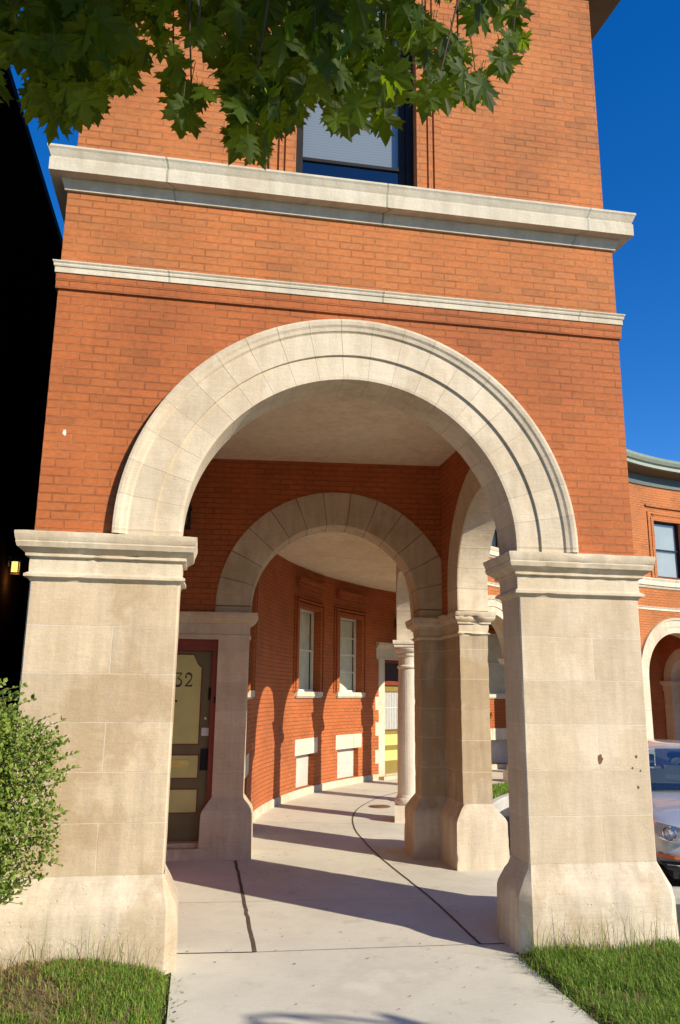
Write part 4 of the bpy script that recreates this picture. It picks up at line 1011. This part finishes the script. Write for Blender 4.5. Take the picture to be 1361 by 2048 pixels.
def edge_z(x):
    for (a, za), (b_, zb_) in zip(edge, edge[1:]):
        if a <= x <= b_: return za+(zb_-za)*(x-a)/(b_-a)
    return 9
rt_ = random.Random(11)
lv = MB(); tw = MB()
def toward(p):      # leaves droop and turn their faces to the open side
    pass
count = 0
clusters = []
while count < 3000:
    x = rt_.uniform(.10, 2.19); sz = rt_.uniform(.050, .096)
    t_ = rt_.random()**1.25*1.0
    z = edge_z(x)+t_+sz*1.0
    y = -4.4+rt_.uniform(-.55, .55)
    k = (y+6.346)/(1.946)                         # same bearing from the path, nearer or farther
    # keep ragged openings
    nn_ = mnoise.noise((x*3.1, z*3.4, 2.2))
    if nn_ > .33 and t_ > .05: continue
    if t_ < .16 and mnoise.noise((x*9.5, 4.3, 0)) < -.27+.25*(t_/.16-.6)*-1*.5: continue
    # lower edge of every leaf and its neighbours stays above the ragged outline
    if min(edge_z(x-sz*.35), edge_z(x+sz*.35)) > z-sz*.98: continue
    p = Vector((1.30+(x-1.30)*k, y, 1.92+(z-1.92)*k)); sz *= k**.5
    up = Vector((rt_.gauss(0, .33), rt_.gauss(-.1, .25), -1))
    nr = Vector((rt_.gauss(0, .65), -1+rt_.gauss(0, .5), rt_.gauss(.2, .6)))
    leaf(lv, p-TV, up, nr, sz, rt_.gauss(.45, .45)); count += 1
    if count % 9 == 0: clusters.append(p)
# unseen rest of the crown, above and behind, shaped to shade the leaves
for i in range(2600):
    while True:
        q = Vector((rt_.uniform(-1, 1), rt_.uniform(-1, 1), rt_.uniform(-1, 1)))
        if .25 < q.length < 1: break
    p = Vector((1.3+q.x*2.4, -7.0+q.y*2.5, 5.5+q.z*1.75))
    if p.z < 3.6 + max(0, (-5.4-p.y))*.05: continue
    if mnoise.noise((p.x*.9, p.y*.9, p.z*.9)) < -.22: continue
    leaf(lv, p-TV, Vector((rt_.gauss(0, .5), rt_.gauss(0, .5), -1)), Vector((rt_.gauss(0, .6), rt_.gauss(0, .6), 1)), rt_.uniform(.15, .26), .4)
for i in range(520):
    p = Vector((rt_.uniform(-.6, 1.45), rt_.uniform(-5.3, -3.7), 0)); p.z = 1.92+(p.y+6.346)*rt_.uniform(1.36, 1.9)+rt_.uniform(.2, .8)
    leaf(lv, p-TV, Vector((rt_.gauss(0, .5), rt_.gauss(0, .5), -1)), Vector((rt_.gauss(0, .6), rt_.gauss(-.3, .6), 1)), rt_.uniform(.13, .2), .4)
lv.build('crown', 'maple', TREE)
limb_pts = [Vector((3.6, -8.6, 3.4)), Vector((3.1, -7.4, 4.3)), Vector((2.5, -6.2, 4.8)), Vector((1.9, -5.2, 4.75)), Vector((1.4, -4.5, 4.3))]
m = MB(); m.tube([p-TV for p in [Vector((3.9, -9.2, -.1)), Vector((3.88, -9.15, 1.2)), Vector((3.8, -9.0, 2.4)), limb_pts[0], Vector((3.3, -8.3, 5.0)), Vector((3.0, -7.8, 6.8))]], [.24, .19, .17, .15, .10, .04], 12); trunk = m.build('trunk', 'bark', TREE, smooth=True)
m = MB()
m.tube([p-TV for p in limb_pts], [.09, .07, .05, .03, .015], 8)
m.tube([p-TV for p in [limb_pts[1], Vector((2.0, -6.9, 5.0)), Vector((.9, -5.8, 4.9)), Vector((.5, -4.7, 4.3))]], [.06, .045, .025, .012], 8)
m.tube([p-TV for p in [limb_pts[2], Vector((2.4, -5.4, 4.9)), Vector((2.2, -4.6, 4.5)), Vector((2.05, -4.3, 4.0))]], [.04, .03, .015, .006], 8)
for p in clusters[::3]:
    q = Vector((p.x+rt_.uniform(-.12, .12), p.y-rt_.uniform(.0, .3), p.z+rt_.uniform(.35, .8)))
    m.tube([v-TV for v in (q, (p+q)/2+Vector((rt_.uniform(-.05, .05), .02, .03)), p)], [.004, .003, .002], 5)
m.build('branch', 'twig', TREE, smooth=True)

# hedge on the left
HG = thing('hedge_bush', 'leafy light green hedge in front of the left pier', 'hedge', (-.44, -.85, 0))
HV = Vector(HG.location)
hb = MB(); rh_ = random.Random(5)
def small_leaf(mb, p, up, nr, s):
    up = up.normalized(); rt = up.cross(nr).normalized(); nn = rt.cross(up)
    q = [p, p+rt*s*.30+up*s*.30-nn*s*.05, p+rt*s*.34+up*s*.62-nn*s*.09, p+up*s-nn*s*.12, p-rt*s*.34+up*s*.62-nn*s*.09, p-rt*s*.30+up*s*.30-nn*s*.05]
    mid_ = p+up*s*.5+nn*s*.04
    i0 = len(mb.v); mb.v += [tuple(v) for v in [mid_]+q]
    for k in range(6): mb.f.append((i0, i0+1+k, i0+1+(k+1) % 6)); mb.uv += [(0, 0)]*3; mb.mi.append(0)
def hedge_r(z, az):
    prof = [(.35, .40), (.55, .60), (.85, .76), (1.15, .86), (1.4, .88), (1.6, .80), (1.78, .60), (1.90, .34), (1.97, .08)]
    rr_ = .05
    for (a, ra), (b_, rb) in zip(prof, prof[1:]):
        if a <= z <= b_: rr_ = ra+(rb-ra)*(z-a)/(b_-a)
    return rr_*(1+.30*mnoise.noise((cos(az)*1.6, sin(az)*1.6, z*2.4))+.16*mnoise.noise((cos(az)*5, sin(az)*5, z*6)))
for i in range(34000):
    z = rh_.uniform(.36, 1.97); az = rh_.uniform(0, 2*pi); rr_ = hedge_r(z, az)*(1-abs(rh_.gauss(0, .22)))
    p = Vector((rr_*cos(az)*1.0, rr_*sin(az)*.72, z)); out = Vector((cos(az), sin(az), .55+rh_.gauss(0, .3)))
    small_leaf(hb, p, Vector((rh_.gauss(0, .7), rh_.gauss(0, .7), rh_.gauss(.25, .7)))+out*.3, out+Vector((rh_.gauss(0, .5), rh_.gauss(0, .5), rh_.gauss(.2, .5))), rh_.uniform(.020, .038))
spr = MB()
for i in range(110):
    z = rh_.uniform(.6, 1.95); az = rh_.uniform(-1.9, 1.2); r0_ = hedge_r(z, az)*.8
    p = Vector((r0_*cos(az), r0_*sin(az)*.72, z)); dv = Vector((cos(az)+rh_.gauss(0, .3), sin(az)*.7+rh_.gauss(0, .3), rh_.uniform(-.1, .6))).normalized()
    L = rh_.uniform(.14, .34); pts = [p, p+dv*L*.5+Vector((0, 0, .012)), p+dv*L+Vector((0, 0, -.01))]
    spr.tube(pts, [.004, .003, .0015], 4)
    for k in range(int(L*45)):
        q = p+dv*L*rh_.uniform(.25, 1.0); small_leaf(hb, q, dv*.6+Vector((rh_.gauss(0, .7), rh_.gauss(0, .7), rh_.gauss(.2, .6))), Vector((rh_.gauss(0, .6), -.6, .6)), rh_.uniform(.024, .042))
for i in range(60):
    az = rh_.uniform(0, 2*pi); z = rh_.uniform(.6, 1.8); rr_ = hedge_r(z, az)*.85
    spr.tube([Vector((rh_.uniform(-.1, .1), rh_.uniform(-.1, .1), .0)), Vector((rr_*.4*cos(az), rr_*.3*sin(az), z*.5)), Vector((rr_*cos(az), rr_*.7*sin(az), z))], [.012, .008, .003], 5)
hb.build('foliage', 'hedge', HG); spr.build('stem', 'twig', HG)

# lawns
def blades(mb, n, area, hf, hmin, hmax, rng, clump=0.0, wmin=.0022, wmax=.0042, dens=None, lean=.45, mi=0, dry=.0):
    x0, x1, y0, y1 = area; k = 0
    while k < n:
        x, y = rng.uniform(x0, x1), rng.uniform(y0, y1)
        if dens and rng.random() > dens(x, y): continue
        k += 1
        h = rng.uniform(hmin, hmax); a = rng.uniform(0, 2*pi); ln_ = abs(rng.gauss(0, lean))*h; w_ = rng.uniform(wmin, wmax)
        b_ = Vector((x, y, hf(x, y)-.004)); l1 = Vector((cos(a), sin(a), 0)); sd_ = Vector((-sin(a), cos(a), 0))*w_
        m1 = b_+l1*ln_*.35+Vector((0, 0, h*.6)); t1 = b_+l1*ln_*1.1+Vector((0, 0, h*(1-.25*min(1, ln_/h))))
        i0 = len(mb.v); mb.v += [tuple(v) for v in (b_-sd_, b_+sd_, m1+sd_*.7, m1-sd_*.7, t1)]
        m_ = 1 if rng.random() < dry else mi
        mb.f += [(i0, i0+1, i0+2, i0+3), (i0+3, i0+2, i0+4)]; mb.uv += [(0, 0)]*7; mb.mi += [m_, m_]
rg = random.Random(21)
lw = MB()
dl = lambda x, y: (.14 if x < .42+.3*mnoise.noise((x*2, y*2, 0)) else 1.0)*(.25 if x > 1.17 else 1)
dl2 = lambda x, y: dl(x, y)*(1.0 if mnoise.noise((x*2.6, y*2.6, 7)) > -.18 else .22)
blades(lw, 15000, (-.9, 1.21, -1.9, -.10), hL, .022, .065, rg, dens=dl2, dry=.16, lean=.8)
blades(lw, 6500, (-.9, .80, -1.6, -.12), hL, .02, .06, rg, dry=.9, lean=1.1)
blades(lw, 150, (.05, 1.1, -.36, -.14), hL, .10, .34, rg, lean=.75, wmin=.0012, wmax=.0022, dry=.55)
blades(lw, 160, (1.12, 1.26, -1.9, -.2), hL, .05, .11, rg, lean=1.0)
blades(lw, 4000, (-2.5, 1.2, -4.5, -1.9), hL, .04, .08, rg)
struct(lw.build('lawn', ['grass', 'drygrass'], None), 'green lawn with dry patches at the foot of the left pier', 'grass', 'stuff')
lw = MB()
dr = lambda x, y: (.15 if x < 3.84+.03*mnoise.noise((x*9, y*9, 0)) else 1.0)
dr2 = lambda x, y: dr(x, y)*(1.0 if mnoise.noise((x*2.4, y*2.4, 3)) > -.25 else .35)
blades(lw, 14500, (3.79, 5.06, -1.7, -.12), hR, .03, .095, rg, dens=dr2, dry=.08, lean=.8)
blades(lw, 150, (3.82, 5.04, -.36, -.13), hR, .13, .38, rg, lean=.7, wmin=.0013, wmax=.0024, dry=.35)
blades(lw, 220, (3.72, 3.84, -1.9, -.15), hR, .05, .12, rg, lean=1.0)
blades(lw, 500, (3.79, 3.90, -1.7, -.12), hR, .02, .05, rg, dry=.9)
blades(lw, 3000, (3.8, 5.0, -4.5, -1.7), hR, .05, .10, rg)
struct(lw.build('lawn', ['grass', 'drygrass'], None), 'thick bright green lawn at the foot of the right pier', 'grass', 'stuff')
lw = MB()
def dv_(x, y):
    q = Vector((x-CC[0], y-CC[1])); a = math.degrees(atan2(q.y, -q.x)); return 1.0 if 8.03 < q.length < 8.93 and 13 < a < 72 else 0.0
blades(lw, 9000, (4.4, 11.2, 5.5, 13.0), lambda x, y: .045-.035*max(0, min(1, (math.hypot(x-CC[0], y-CC[1])-8.02)/.93)), .05, .10, rg, dens=dv_, wmin=.005, wmax=.009)
struct(lw.build('verge_grass', ['grass', 'drygrass'], None), 'bright green grass strip between the kerb and the far columns', 'grass', 'stuff')

# lamp-shaped object added out of view to cast a shadow on the path
LP = thing('shadow_caster', 'unseen lamp-shaped stand-in added to cast the hooked shadow across the path', 'shadow caster', (7.86, -6.36, -.15))
m = MB(); m.lathe([(.13, 0), (.13, .12), (.075, .2), (.055, .9), (.045, 4.25), (.0, 4.3)], n=14); m.build('post', 'iron', LP, smooth=True)
m = MB(); m.tube([(0, 0, 4.10), (-.35, .08, 4.20), (-.70, .16, 4.22), (-.95, .215, 4.16), (-1.05, .24, 4.05)], .022, 8); m.tube([(-.0, 0, 3.86), (-.3, .07, 4.02), (-.72, .165, 4.20)], .014, 8); m.build('arm', 'iron', LP, smooth=True)
m = MB(); m.lathe([(.03, 4.06), (.06, 4.03), (.15, 3.93), (.155, 3.90), (.02, 3.90), (0, 3.90)], c=(-1.08, .245), n=18); m.build('caster_head', 'iron', LP, smooth=True)

# crumbs of dirt and dry leaf bits on the walk
lt = MB(); rl = random.Random(77)
M['litter'] = plain('leaf_litter', (.13, .09, .045), .9, .4, 60)
for i in range(260):
    if i < 120: x, y = rl.uniform(1.25, 3.75), rl.uniform(-2.2, 3.8)
    elif i < 200: x, y = (rl.choice((1.24, 3.78))+rl.gauss(0, .04), rl.uniform(-2.2, -.1))
    else: x, y = 2.0+rl.random()*1.8, rl.uniform(3.6, 9)
    s_ = rl.uniform(.004, .014); a = rl.uniform(0, 6.28); z = .005
    lt.poly([(x+s_*rl.uniform(.5, 1.1)*cos(a+k*1.257), y+s_*rl.uniform(.3, 1.0)*sin(a+k*1.257), z+rl.uniform(0, .004)) for k in range(5)], [(0, 0)]*5)
struct(lt.build('leaf_litter', 'litter'), 'crumbs of dirt and dry leaf bits scattered on the pavement', 'litter', 'stuff')
